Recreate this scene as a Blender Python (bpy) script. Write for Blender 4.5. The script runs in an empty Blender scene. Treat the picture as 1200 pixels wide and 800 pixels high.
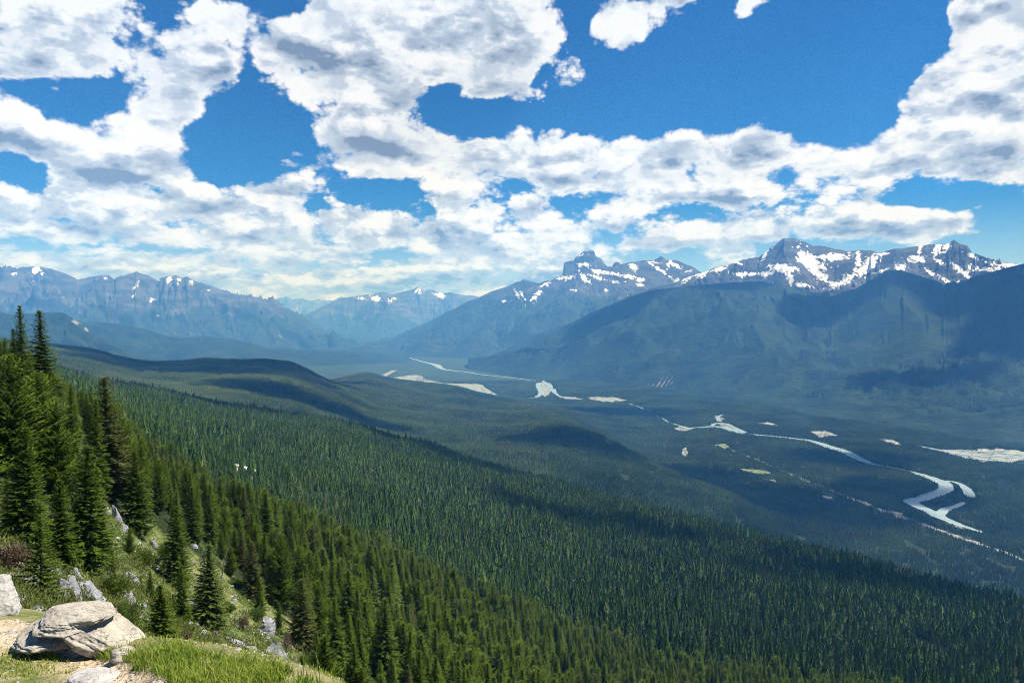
import bpy, math, random
import numpy as np

rnd = random.Random(7)
RNG = np.random.default_rng(11)
scene = bpy.context.scene
COL = scene.collection
R = math.radians

# ------------------------------------------------------------------ camera, sky, sun, exposure
W, H, F, HORIZON = 1200.0, 800.0, 866.7, 375.0
PITCH = math.atan((H / 2 - HORIZON) / F)
cam_data = bpy.data.cameras.new('camera')
cam_data.sensor_width = 36.0
cam_data.lens = 36.0 * F / W
cam_data.clip_start = 0.1
cam_data.clip_end = 300000.0
cam = bpy.data.objects.new('camera', cam_data)
cam.location = (0, 0, 0)
cam.rotation_euler = (math.pi / 2 - PITCH, 0, 0)
COL.objects.link(cam)
scene.camera = cam

SUN_AZ, SUN_EL = R(86), R(58)          # azimuth clockwise from the view direction (+Y)
SUN = np.array([math.sin(SUN_AZ) * math.cos(SUN_EL), math.cos(SUN_AZ) * math.cos(SUN_EL), math.sin(SUN_EL)])
sun_data = bpy.data.lights.new('sun', 'SUN')
sun_data.energy = 5.0
sun_data.angle = R(0.55)
sun_data.color = (1.0, 0.955, 0.88)
sun = bpy.data.objects.new('sun', sun_data)
sun.rotation_euler = (math.pi / 2 - SUN_EL, 0, math.pi - SUN_AZ)
COL.objects.link(sun)

scene.view_settings.view_transform = 'Standard'
scene.view_settings.look = 'None'
scene.view_settings.exposure = 0.95
scene.view_settings.gamma = 1.0
scene.view_settings.use_curve_mapping = False

scene.render.engine = 'CYCLES'
cy = scene.cycles
cy.use_denoising = True
cy.denoising_prefilter = 'NONE'
cy.filter_width = 1.0
cy.max_bounces = 4
cy.diffuse_bounces = 2
cy.glossy_bounces = 2
cy.transmission_bounces = 2
cy.volume_bounces = 0
cy.transparent_max_bounces = 16
cy.caustics_reflective = False
cy.caustics_refractive = False

world = bpy.data.worlds.new('World')
scene.world = world
world.use_nodes = True


class NT:
    """small helper for building node trees"""
    def __init__(self, tree):
        self.t = tree
        self.n = tree.nodes
        self.l = tree.links
        for nd in list(self.n):
            self.n.remove(nd)

    def node(self, kind, **kw):
        nd = self.n.new(kind)
        for k, v in kw.items():
            setattr(nd, k, v)
        return nd

    def put(self, sock, v):
        if isinstance(v, bpy.types.NodeSocket):
            self.l.new(v, sock)
        else:
            if isinstance(v, (tuple, list)) and len(v) == 3 and getattr(sock, 'type', '') == 'RGBA':
                v = (*v, 1.0)
            sock.default_value = v

    def math(self, op, a, b=0.0, c=None, clamp=False):
        nd = self.node('ShaderNodeMath', operation=op, use_clamp=clamp)
        self.put(nd.inputs[0], a)
        self.put(nd.inputs[1], b)
        if c is not None:
            self.put(nd.inputs[2], c)
        return nd.outputs[0]

    def vmath(self, op, a, b=None, c=None, scale=None):
        nd = self.node('ShaderNodeVectorMath', operation=op)
        self.put(nd.inputs[0], a)
        if b is not None:
            self.put(nd.inputs[1], b)
        if c is not None:
            self.put(nd.inputs[2], c)
        if scale is not None:
            self.put(nd.inputs['Scale'], scale)
        return nd.outputs['Value'] if op in ('DOT_PRODUCT', 'LENGTH', 'DISTANCE') else nd.outputs[0]

    def mix(self, f, a, b, blend='MIX'):
        nd = self.node('ShaderNodeMix', data_type='RGBA', blend_type=blend)
        self.put(nd.inputs[0], f)
        self.put(nd.inputs[6], a)
        self.put(nd.inputs[7], b)
        return nd.outputs[2]

    def step(self, v, lo, hi, smooth=True, to0=0.0, to1=1.0):
        nd = self.node('ShaderNodeMapRange', interpolation_type='SMOOTHSTEP' if smooth else 'LINEAR')
        self.put(nd.inputs[0], v)
        self.put(nd.inputs[1], lo)
        self.put(nd.inputs[2], hi)
        self.put(nd.inputs[3], to0)
        self.put(nd.inputs[4], to1)
        return nd.outputs[0]

    def noise(self, vec, scale, detail=4.0, rough=0.55, dist=0.0, dim='3D', lac=2.0):
        nd = self.node('ShaderNodeTexNoise', noise_dimensions=dim)
        self.put(nd.inputs['Vector'], vec)
        nd.inputs['Scale'].default_value = scale
        nd.inputs['Detail'].default_value = detail
        nd.inputs['Roughness'].default_value = rough
        nd.inputs['Distortion'].default_value = dist
        nd.inputs['Lacunarity'].default_value = lac
        return nd.outputs[0]

    def voronoi(self, vec, scale, feature='F1', detail=0.0, rough=0.5, rand=1.0):
        nd = self.node('ShaderNodeTexVoronoi', feature=feature, normalize=True)
        self.put(nd.inputs['Vector'], vec)
        nd.inputs['Scale'].default_value = scale
        nd.inputs['Detail'].default_value = detail
        nd.inputs['Roughness'].default_value = rough
        nd.inputs['Randomness'].default_value = rand
        return nd.outputs[0]

    def attr(self, name):
        nd = self.node('ShaderNodeAttribute', attribute_name=name)
        return nd.outputs['Fac']


def build_sky():
    g = NT(world.node_tree)
    out = g.node('ShaderNodeOutputWorld')
    bg = g.node('ShaderNodeBackground')
    g.l.new(bg.outputs[0], out.inputs[0])
    bg.inputs[1].default_value = 0.055
    sky = g.node('ShaderNodeTexSky', sky_type='NISHITA', sun_disc=False)
    sky.sun_elevation = SUN_EL
    sky.sun_rotation = SUN_AZ
    sky.altitude = 2000.0
    sky.air_density = 1.0
    sky.dust_density = 0.3
    sky.ozone_density = 3.5
    blue = g.mix(1.0, sky.outputs[0], (0.17, 0.68, 1.12), 'MULTIPLY')

    d = g.node('ShaderNodeTexCoord').outputs['Generated']
    sep = g.node('ShaderNodeSeparateXYZ')
    g.put(sep.inputs[0], d)
    x, y, z = sep.outputs
    az = g.math('ARCTAN2', x, y)
    hyp = g.math('SQRT', g.math('ADD', g.math('MULTIPLY', x, x), g.math('MULTIPLY', y, y)))
    el = g.math('DIVIDE', z, g.math('MAXIMUM', hyp, 0.05))

    # where the cumulus stands: (px, py, rx, ry, amount) of each cloud mass, turned into azimuth and elevation
    masses = [
        (590, 92, 74, 40, 1.25), (665, 80, 64, 40, 1.2), (725, 48, 60, 40, 1.2), (530, 80, 46, 34, 1.0), (790, 8, 40, 18, 1.0), (880, 8, 34, 14, 1.0), (1020, 64, 26, 14, .8),
        (715, 30, 70, 44, 1.1), (640, 40, 70, 50, 1.1), (610, 95, 50, 26, 1.0), (245, 80, 46, 44, 1.0), (180, 130, 66, 34, .9), (330, 60, 60, 46, 1.1), (270, 20, 60, 30, 1.0), (440, 90, 46, 40, .9), (60, 170, 90, 36, 1.0), (590, 200, 50, 26, .9),
        (245, 88, 44, 42, 1.25), (215, 120, 50, 34, 1.15), (190, 150, 40, 18, .9), (440, 70, 44, 44, 1.1), (490, 78, 44, 34, 1.1), (455, 130, 60, 30, 1.1), (310, 150, 16, 8, .5), (350, 20, 60, 24, .8), (690, 50, 60, 46, 1.0), (735, 20, 34, 34, .9), (560, 60, 60, 50, .9), (470, 15, 40, 22, .7), (900, 150, 40, 24, .9), (820, 175, 40, 26, .8),
        (60, 40, 120, 60, 1.0), (30, 75, 70, 45, .9), (200, 85, 75, 48, 1.0), (165, 140, 62, 20, .7), (120, 20, 60, 40, .7), (235, 118, 34, 22, .6),
        (25, 160, 72, 38, 1.0), (165, 195, 95, 32, 1.0), (70, 210, 50, 20, .6), (105, 180, 40, 18, .5),
        (260, 22, 62, 28, .85), (330, 55, 60, 45, 1.0), (385, 80, 65, 45, 1.0), (430, 110, 48, 28, 1.0), (390, 15, 90, 30, .95),
        (530, 40, 68, 46, 1.05), (615, 62, 90, 48, 1.05), (700, 30, 62, 34, 1.0), (590, 95, 48, 22, .8), (660, 80, 45, 22, .7),
        (450, 165, 112, 42, 1.15), (350, 175, 40, 26, .8), (540, 178, 62, 36, 1.0), (425, 205, 70, 16, .7), (365, 150, 30, 20, .5),
        (780, 8, 22, 18, .7), (885, 10, 24, 10, .7), (820, 4, 40, 8, .6), (1030, 62, 17, 12, .55), (1100, 66, 15, 9, .5), (950, 123, 8, 6, .3), (690, 115, 16, 8, .35),
        (620, 175, 42, 36, .9), (660, 190, 80, 38, 1.0), (760, 185, 70, 36, 1.0), (700, 215, 80, 26, .8), (740, 160, 40, 20, .7),
        (900, 170, 52, 36, 1.1), (870, 195, 70, 22, .9), (960, 185, 42, 26, .95), (930, 150, 26, 18, .5),
        (1070, 120, 32, 28, .9), (1120, 140, 70, 60, 1.0), (1180, 90, 62, 70, 1.05), (1130, 30, 40, 30, .9), (1180, 10, 55, 40, 1.0), (1110, 110, 55, 40, .9),
        (1060, 180, 75, 36, 1.0), (1150, 195, 72, 42, 1.0), (1000, 195, 48, 22, .9), (1190, 215, 34, 16, .9), (1100, 150, 60, 40, .7),
        (1195, 250, 22, 14, .8), (1170, 275, 30, 8, .4),
        (60, 240, 120, 22, .9), (200, 240, 120, 26, .95), (320, 235, 85, 26, .95), (100, 270, 140, 20, .9), (400, 255, 110, 20, .9),
        (270, 275, 140, 16, .85), (480, 270, 110, 18, .9), (540, 230, 46, 22, .9), (610, 245, 76, 22, .9), (560, 290, 120, 18, .9), (690, 265, 90, 18, .85),
        (720, 245, 76, 18, .8), (830, 230, 120, 20, .95), (910, 215, 70, 16, .7), (860, 265, 130, 22, .9), (980, 260, 90, 22, .9), (1070, 260, 85, 24, 1.0), (1000, 225, 60, 14, .8),
        (1110, 275, 66, 14, .8), (760, 285, 120, 14, .8), (960, 288, 110, 10, .6), (640, 300, 130, 16, .8), (330, 300, 160, 16, .8), (130, 300, 170, 12, .75),
        (500, 318, 160, 14, .75), (640, 322, 110, 12, .75), (330, 326, 140, 12, .7), (20, 300, 60, 10, .6), (440, 335, 140, 10, .6), (840, 298, 60, 10, .6), (780, 305, 90, 10, .5),
    ]
    holes = [(305, 150, 40, 34, .9), (275, 172, 44, 26, .8), (300, 205, 40, 14, .5), (20, 118, 40, 12, .6), (80, 128, 40, 10, .5), (30, 195, 26, 12, .9), (320, 5, 26, 14, .4), (215, 15, 24, 14, .5),
             (800, 85, 130, 48, 1.4), (930, 70, 100, 60, 1.2), (860, 110, 120, 26, .9), (520, 122, 30, 12, .5), (560, 140, 60, 12, .7), (640, 134, 70, 10, .7), (1000, 110, 40, 30, .8), (1050, 20, 50, 50, .6), (462, 70, 14, 24, .5),
             (430, 238, 60, 12, .7), (640, 232, 30, 8, .3), (790, 250, 46, 7, .3), (1130, 228, 60, 13, 1.0), (1160, 292, 50, 14, .9), (1110, 300, 70, 8, .6), (1180, 240, 14, 18, .6), (790, 215, 40, 6, .3)]
    greys = [(30, 80, 60, 30, .8), (130, 90, 60, 18, .55), (205, 105, 46, 26, .75), (100, 60, 70, 20, .35), (165, 205, 80, 18, .8), (20, 175, 50, 16, .45), (250, 245, 90, 10, .6), (80, 250, 90, 10, .6), (410, 15, 70, 16, .7),
             (460, 175, 72, 22, 1.0), (395, 178, 40, 18, .7), (530, 190, 44, 14, .75), (300, 20, 40, 14, .35), (580, 80, 60, 22, .7), (630, 85, 40, 14, .5), (660, 205, 44, 16, .75), (760, 200, 46, 16, .7), (885, 185, 48, 15, .95), (940, 182, 24, 10, .6),
             (1100, 165, 60, 12, .6), (1160, 175, 50, 22, .7), (1130, 118, 36, 10, .35), (1180, 60, 40, 40, .3), (1190, 30, 36, 20, .5), (830, 245, 60, 8, .45), (1060, 272, 60, 9, .5), (960, 270, 40, 8, .45), (180, 285, 110, 8, .5),
             (380, 268, 80, 8, .5), (560, 265, 60, 8, .5), (620, 280, 60, 8, .5), (500, 298, 80, 7, .4), (700, 285, 70, 7, .45), (870, 285, 60, 7, .45), (330, 310, 90, 6, .35), (110, 312, 90, 6, .4), (600, 320, 60, 6, .35)]
    NC = 63
    cols = np.linspace(-0.68, 0.68, NC)
    rows_e = np.concatenate([[-0.02], np.linspace(0.012, 0.19, 13), np.linspace(0.21, 0.47, 12)])

    def field(items, A, E):
        px = 600 + F * np.tan(A)
        py = HORIZON - F * E / np.cos(A)
        v = np.zeros_like(A)
        for cx, cyy, rx, ry, am in items:
            q = ((px - cx) / rx) ** 2 + ((py - cyy) / ry) ** 2
            v = np.maximum(v, am * np.exp(-0.62 * q)) if am > 0 else v
        return v

    A, E = np.meshgrid(cols, rows_e)
    px_all = 600 + F * np.tan(A)
    cov = field([(c0, c1, rx * 1.05, ry * 1.05, am * 1.03) for c0, c1, rx, ry, am in masses], A, E) - 0.72 * field(holes, A, E)
    cov = np.maximum(cov, 0.84 * np.clip((0.11 - E) / 0.05, 0, 1) * np.clip((1180 - px_all) / 160, 0, 1))
    cov = np.clip(cov, 0, 1.15) / 1.2
    gry = field(greys, A, E)
    # every cloud is darker towards its own base
    px, py = 600 + F * np.tan(A), HORIZON - F * E / np.cos(A)
    best, base = np.zeros_like(A), np.zeros_like(A)
    for cx, cyy, rx, ry, am in masses:
        q = ((px - cx) / rx) ** 2 + ((py - cyy) / ry) ** 2
        v = am * np.exp(-0.62 * q)
        t = np.clip(((py - cyy) / ry + 0.25) / 0.9, 0, 1)
        base = np.where(v > best, t * t * (3 - 2 * t) * np.exp(-0.25 * q), base)
        best = np.maximum(best, v)
    gry = np.clip(np.maximum(gry, 0.85 * base) + 0.10 * np.clip((0.14 - E) / 0.1, 0, 1), 0, 1)
    idx = g.node('ShaderNodeFloatCurve')
    cv = idx.mapping.curves[0]
    lo, hi = rows_e[0], rows_e[-1]
    n = len(rows_e)
    cv.points[0].location = (0, 0)
    cv.points[1].location = (1, 1)
    for i in range(1, n - 1):
        cv.points.new((rows_e[i] - lo) / (hi - lo), i / (n - 1))
    for p in cv.points:
        p.handle_type = 'VECTOR'
    idx.mapping.update()

    # slow wobble of the look-up so the masses have uneven outlines
    wob = g.node('ShaderNodeTexNoise')
    g.put(wob.inputs['Vector'], d)
    wob.inputs['Scale'].default_value = 9.0
    wob.inputs['Detail'].default_value = 3.0
    wv = g.vmath('SUBTRACT', wob.outputs['Color'], (0.5, 0.5, 0.5))
    wsep = g.node('ShaderNodeSeparateXYZ')
    g.put(wsep.inputs[0], wv)
    az_w = g.math('MULTIPLY_ADD', wsep.outputs[0], 0.06, az)
    fall = g.step(el, 0.0, 0.35, False, 0.010, 0.045)
    el_w = g.math('MULTIPLY_ADD', wsep.outputs[1], fall, el)
    u = g.step(az_w, -0.68, 0.68, False)
    e01 = g.step(el_w, lo, hi, False)
    g.put(idx.inputs['Value'], e01)
    row = g.math('MULTIPLY', idx.outputs[0], n - 1)
    acc = None
    for i in range(n):
        ui, ri = u, row
        if acc is not None:            # evaluated one row after the other (keeps the shader's stack small)
            tiny = g.vmath('DOT_PRODUCT', acc, (1e-7, 0, 0))
            ui, ri = g.math('ADD', u, tiny), g.math('ADD', row, tiny)
        w = g.math('SUBTRACT', 1.0, g.math('ABSOLUTE', g.math('SUBTRACT', ri, float(i))), clamp=True)
        rc = g.node('ShaderNodeRGBCurve')
        for c, tab in ((0, cov), (1, gry)):
            pts = rc.mapping.curves[c].points
            pts[0].location, pts[1].location = (0, tab[i, 0]), (1, tab[i, -1])
            for k in range(1, NC - 1):
                pts.new(k / (NC - 1), tab[i, k])
        rc.mapping.update()
        cmb = g.node('ShaderNodeCombineColor')
        g.put(cmb.inputs[0], ui)
        g.put(cmb.inputs[1], ui)
        g.put(rc.inputs['Color'], cmb.outputs[0])
        acc = g.vmath('SCALE', rc.outputs[0], scale=w) if acc is None else g.vmath('MULTIPLY_ADD', rc.outputs[0], w, acc)
    s2 = g.node('ShaderNodeSeparateXYZ')
    g.put(s2.inputs[0], acc)
    coverage = g.math('MULTIPLY', s2.outputs[0], 1.2)
    grey = s2.outputs[1]

    # billowing detail, three sizes: big lumps overhead, small ones towards the horizon
    wt_hi = g.step(el, 0.14, 0.26)
    wt_lo = g.step(el, 0.13, 0.045)
    wt_md = g.math('SUBTRACT', g.math('SUBTRACT', 1.0, wt_hi), wt_lo, clamp=True)

    def lumps(vec):
        tot = None
        for wt, s, squash in ((wt_hi, 11.0, 1.25), (wt_md, 17.0, 1.6), (wt_lo, 27.0, 2.6)):
            v2 = g.vmath('MULTIPLY', vec, (1, 1, squash))
            v2 = g.vmath('ADD', v2, g.vmath('SCALE', wv, scale=0.03))
            nz = g.noise(v2, s * 0.8, 9.0, 0.62)
            vo = g.voronoi(v2, s * 1.15, 'F1', 4.0, 0.58)
            f = g.math('ADD', g.math('MULTIPLY', nz, 0.75), g.math('MULTIPLY', g.math('SUBTRACT', 0.36, vo), 1.45))
            f = g.math('MULTIPLY', f, wt)
            tot = f if tot is None else g.math('ADD', tot, f)
        return tot
    L0 = lumps(d)
    L1 = lumps(g.vmath('ADD', d, (0.012, 0.0, 0.020)))
    # long low banks: bright along their tops, grey along their flat undersides
    def banks(vec):
        return g.noise(g.vmath('MULTIPLY', vec, (1, 1, 2.3)), 9.5, 4.0, 0.55)
    b_here = banks(d)
    b_up = banks(g.vmath('ADD', d, (0.004, 0.0, 0.016)))
    coverage = g.math('ADD', coverage, g.math('MULTIPLY', g.math('SUBTRACT', b_here, 0.53), g.step(el, 0.02, 0.22, False, 1.1, 0.6)))
    under = g.math('MULTIPLY', g.math('SUBTRACT', b_up, b_here), 4.7)
    dens = g.math('ADD', coverage, g.math('MULTIPLY', g.math('SUBTRACT', L0, 0.52), g.step(el, 0.1, 0.25, False, 1.15, 1.5)))
    soft = g.step(el, 0.0, 0.3, False, 0.26, 0.17)
    alpha = g.step(dens, 0.385, g.math('ADD', 0.385, soft))
    # brightness: sunlit rims and tops, grey thick undersides, lumps lit from above right
    relief = g.math('MULTIPLY', g.math('SUBTRACT', L0, L1), 2.3)
    thick = g.step(dens, 0.50, 1.25)
    big = g.noise(g.vmath('MULTIPLY', d, (1, 1, 1.5)), 17.0, 5.0, 0.6)
    shade = g.math('MULTIPLY', grey, g.step(dens, 0.40, g.step(el, 0.04, 0.2, False, 0.66, 0.90)))
    shade = g.math('ADD', g.math('MULTIPLY', shade, 0.72), g.math('MULTIPLY', thick, g.math('MULTIPLY', g.step(big, 0.38, 0.62), 0.12)))
    relief = g.math('MULTIPLY', relief, g.math('SUBTRACT', 1.0, g.math('MULTIPLY', grey, 0.5)))
    shade = g.math('ADD', shade, g.math('MULTIPLY', g.math('MAXIMUM', under, -0.25), g.step(dens, 0.45, 0.8)))
    light = g.math('ADD', g.math('SUBTRACT', 1.04, shade), relief)
    light = g.step(light, 0.0, 1.15, False)
    cr = g.node('ShaderNodeValToRGB')
    cr.color_ramp.interpolation = 'EASE'
    e = cr.color_ramp.elements
    e[0].position = 0.06
    e[0].color = (0.22, 0.29, 0.39, 1)
    e[1].position = 1.0
    e[1].color = (1.0, 1.0, 1.0, 1)
    for p, c in ((0.36, (0.43, 0.50, 0.60)), (0.62, (0.60, 0.67, 0.77)), (0.82, (0.86, 0.90, 0.94))):
        k = e.new(p)
        k.color = (*c, 1)
    g.put(cr.inputs[0], light)
    glow = g.step(el, 0.0, 0.32, False, 11.4, 9.7)        # clouds near the horizon shine through more haze
    cloud = g.vmath('SCALE', cr.outputs[0], scale=glow)
    low_tint = g.step(el, 0.20, 0.0)
    cloud = g.vmath('MULTIPLY', cloud, g.mix(low_tint, (0.94, 0.985, 1.06), (0.78, 0.94, 1.22)))
    # pale air low down
    air = g.step(el, 0.16, 0.0)
    blue = g.mix(g.math('MULTIPLY', air, 0.55), blue, (7.4, 9.6, 13.5))
    g.put(bg.inputs[0], g.mix(g.math('MULTIPLY', alpha, 0.985), blue, cloud))
    world.cycles.sampling_method = 'MANUAL'
    world.cycles.sample_map_resolution = 512


build_sky()


# ------------------------------------------------------------------ numeric helpers
def _hash(ix, iy, seed):
    h = (ix.astype(np.int64) * 374761393 + iy.astype(np.int64) * 668265263 + seed * 974634777) & 0xFFFFFFFF
    h = ((h ^ (h >> 13)) * 1274126177) & 0xFFFFFFFF
    h = ((h ^ (h >> 16)) * 2246822519) & 0xFFFFFFFF
    return ((h ^ (h >> 13)) & 0xFFFFFF) / float(0x1000000)


def perlin(x, y, seed=0):
    ix, iy = np.floor(x), np.floor(y)
    fx, fy = x - ix, y - iy
    u = fx * fx * fx * (fx * (fx * 6 - 15) + 10)
    v = fy * fy * fy * (fy * (fy * 6 - 15) + 10)
    r = []
    for dy in (0, 1):
        for dx in (0, 1):
            a = _hash(ix + dx, iy + dy, seed) * 2 * np.pi
            r.append(np.cos(a) * (fx - dx) + np.sin(a) * (fy - dy))
    return (r[0] * (1 - u) + r[1] * u) * (1 - v) + (r[2] * (1 - u) + r[3] * u) * v


def fbm(x, y, octaves=5, seed=0, gain=0.5):
    s, a, f = 0, 1.0, 1.0
    for o in range(octaves):
        s = s + a * perlin(x * f + 17.3 * o, y * f - 9.1 * o, seed + o)
        a *= gain
        f *= 2.03
    return s


def ridged(x, y, octaves=5, seed=0, gain=0.5):
    s, a, f = 0, 1.0, 1.0
    for o in range(octaves):
        s = s + a * (1 - 2.2 * np.abs(perlin(x * f + 3.7 * o, y * f + 5.9 * o, seed + o)))
        a *= gain
        f *= 2.07
    return s


def pchip(x, y, q):
    x, y, q = np.asarray(x, float), np.asarray(y, float), np.asarray(q, float)
    h = np.diff(x)
    dl = np.diff(y) / h
    m = np.zeros_like(y)
    for i in range(1, len(x) - 1):
        if dl[i - 1] * dl[i] > 0:
            w1, w2 = 2 * h[i] + h[i - 1], h[i] + 2 * h[i - 1]
            m[i] = (w1 + w2) / (w1 / dl[i - 1] + w2 / dl[i])
    m[0], m[-1] = dl[0], dl[-1]
    q = np.clip(q, x[0], x[-1])
    k = np.clip(np.searchsorted(x, q) - 1, 0, len(x) - 2)
    t = (q - x[k]) / h[k]
    return (y[k] * (1 + 2 * t) * (1 - t) ** 2 + h[k] * m[k] * t * (1 - t) ** 2 +
            y[k + 1] * t * t * (3 - 2 * t) + h[k] * m[k + 1] * t * t * (t - 1))


def pchip_cols(X, Y, Q):
    """column-wise monotone cubic: X, Y are (n, cols); Q is (rows, cols) or (rows, 1)"""
    n, c = X.shape
    h = np.diff(X, axis=0)
    dl = np.diff(Y, axis=0) / h
    m = np.zeros_like(Y)
    w1, w2 = 2 * h[1:] + h[:-1], h[1:] + 2 * h[:-1]
    ok = dl[:-1] * dl[1:] > 0
    with np.errstate(divide='ignore', invalid='ignore'):
        mm = (w1 + w2) / (w1 / dl[:-1] + w2 / dl[1:])
    m[1:-1] = np.where(ok, mm, 0)
    m[0], m[-1] = dl[0], dl[-1]
    Q = np.broadcast_to(Q, (Q.shape[0], c))
    out = np.empty(Q.shape)
    k = np.zeros(Q.shape, int)
    for i in range(1, n - 1):
        k += Q > X[i]
    ci = np.broadcast_to(np.arange(c), Q.shape)
    x0, hh = X[k, ci], h[k, ci]
    t = np.clip((Q - x0) / hh, 0, 1)
    out = (Y[k, ci] * (1 + 2 * t) * (1 - t) ** 2 + hh * m[k, ci] * t * (1 - t) ** 2 +
           Y[k + 1, ci] * t * t * (3 - 2 * t) + hh * m[k + 1, ci] * t * t * (t - 1))
    return out


CP, SP = math.cos(PITCH), math.sin(PITCH)


def ray(px, py):
    """direction through a point of the view: returns azimuth and rise per metre of ground distance"""
    a, b = (np.asarray(px, float) - W / 2) / F, -(np.asarray(py, float) - H / 2) / F
    x, y, z = a, CP + b * SP, -SP + b * CP
    hyp = np.hypot(x, y)
    return np.arctan2(x, y), z / hyp


def view(x, y, z):
    """where a world point stands in the view (for deciding what is worth building)"""
    d = y * CP - z * SP
    u = y * SP + z * CP
    d = np.maximum(d, 1e-3)
    return W / 2 + F * x / d, H / 2 - F * u / d


def mesh_grid(name, X, Y, Z, mat, attrs=None, wrap=False, kind=None, parent=None, smooth=True):
    nr, nc = X.shape
    co = np.stack([X, Y, Z], -1).reshape(-1, 3).astype(np.float32)
    i = np.arange(nr - 1)[:, None] * nc
    j = np.arange(nc if wrap else nc - 1)[None, :]
    j2 = (j + 1) % nc
    f = np.stack([i + j, i + j2, i + nc + j2, i + nc + j], -1).reshape(-1, 4)
    return mesh_np(name, co, f, mat, attrs, kind, parent, smooth)


def mesh_np(name, co, faces, mat, attrs=None, kind=None, parent=None, smooth=True, link=True, fmat=None):
    """faces: (n, k) array of one polygon size"""
    me = bpy.data.meshes.new(name)
    k = faces.shape[1]
    me.vertices.add(len(co))
    me.vertices.foreach_set('co', np.ascontiguousarray(co, np.float32).ravel())
    me.loops.add(faces.size)
    me.loops.foreach_set('vertex_index', np.ascontiguousarray(faces, np.int32).ravel())
    me.polygons.add(len(faces))
    me.polygons.foreach_set('loop_start', np.arange(0, faces.size, k, dtype=np.int32))
    me.polygons.foreach_set('loop_total', np.full(len(faces), k, np.int32))
    me.polygons.foreach_set('use_smooth', np.full(len(faces), smooth))
    for m in (mat if isinstance(mat, (list, tuple)) else [mat]):
        me.materials.append(m)
    if fmat is not None:
        me.polygons.foreach_set('material_index', np.ascontiguousarray(fmat, np.int32))
    for an, av in (attrs or {}).items():
        at = me.attributes.new(an, 'FLOAT', 'POINT')
        at.data.foreach_set('value', np.ascontiguousarray(av, np.float32).ravel())
    me.update()
    me.validate()
    if not link:
        return me
    o = bpy.data.objects.new(name, me)
    COL.objects.link(o)
    if kind:
        o['kind'] = kind
    if parent:
        o.parent = parent
    return o


def tag(o, label=None, cat=None, group=None, kind=None):
    if label:
        o['label'] = label
    if cat:
        o['category'] = cat
    if group:
        o['group'] = group
    if kind:
        o['kind'] = kind
    return o


def new_mat(name):
    m = bpy.data.materials.new(name)
    m.use_nodes = True
    g = NT(m.node_tree)
    out = g.node('ShaderNodeOutputMaterial')
    return m, g, out


def principled(g, out, color, rough=0.9, normal=None, spec=0.2):
    b = g.node('ShaderNodeBsdfPrincipled')
    g.put(b.inputs['Base Color'], color)
    g.put(b.inputs['Roughness'], rough)
    g.put(b.inputs['Specular IOR Level'], spec)
    if normal is not None:
        g.put(b.inputs['Normal'], normal)
    g.l.new(b.outputs[0], out.inputs[0])
    return b


def bump(g, height, strength=0.5, dist=1.0):
    nd = g.node('ShaderNodeBump')
    nd.inputs['Strength'].default_value = strength
    nd.inputs['Distance'].default_value = dist
    g.put(nd.inputs['Height'], height)
    return nd.outputs[0]


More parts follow.
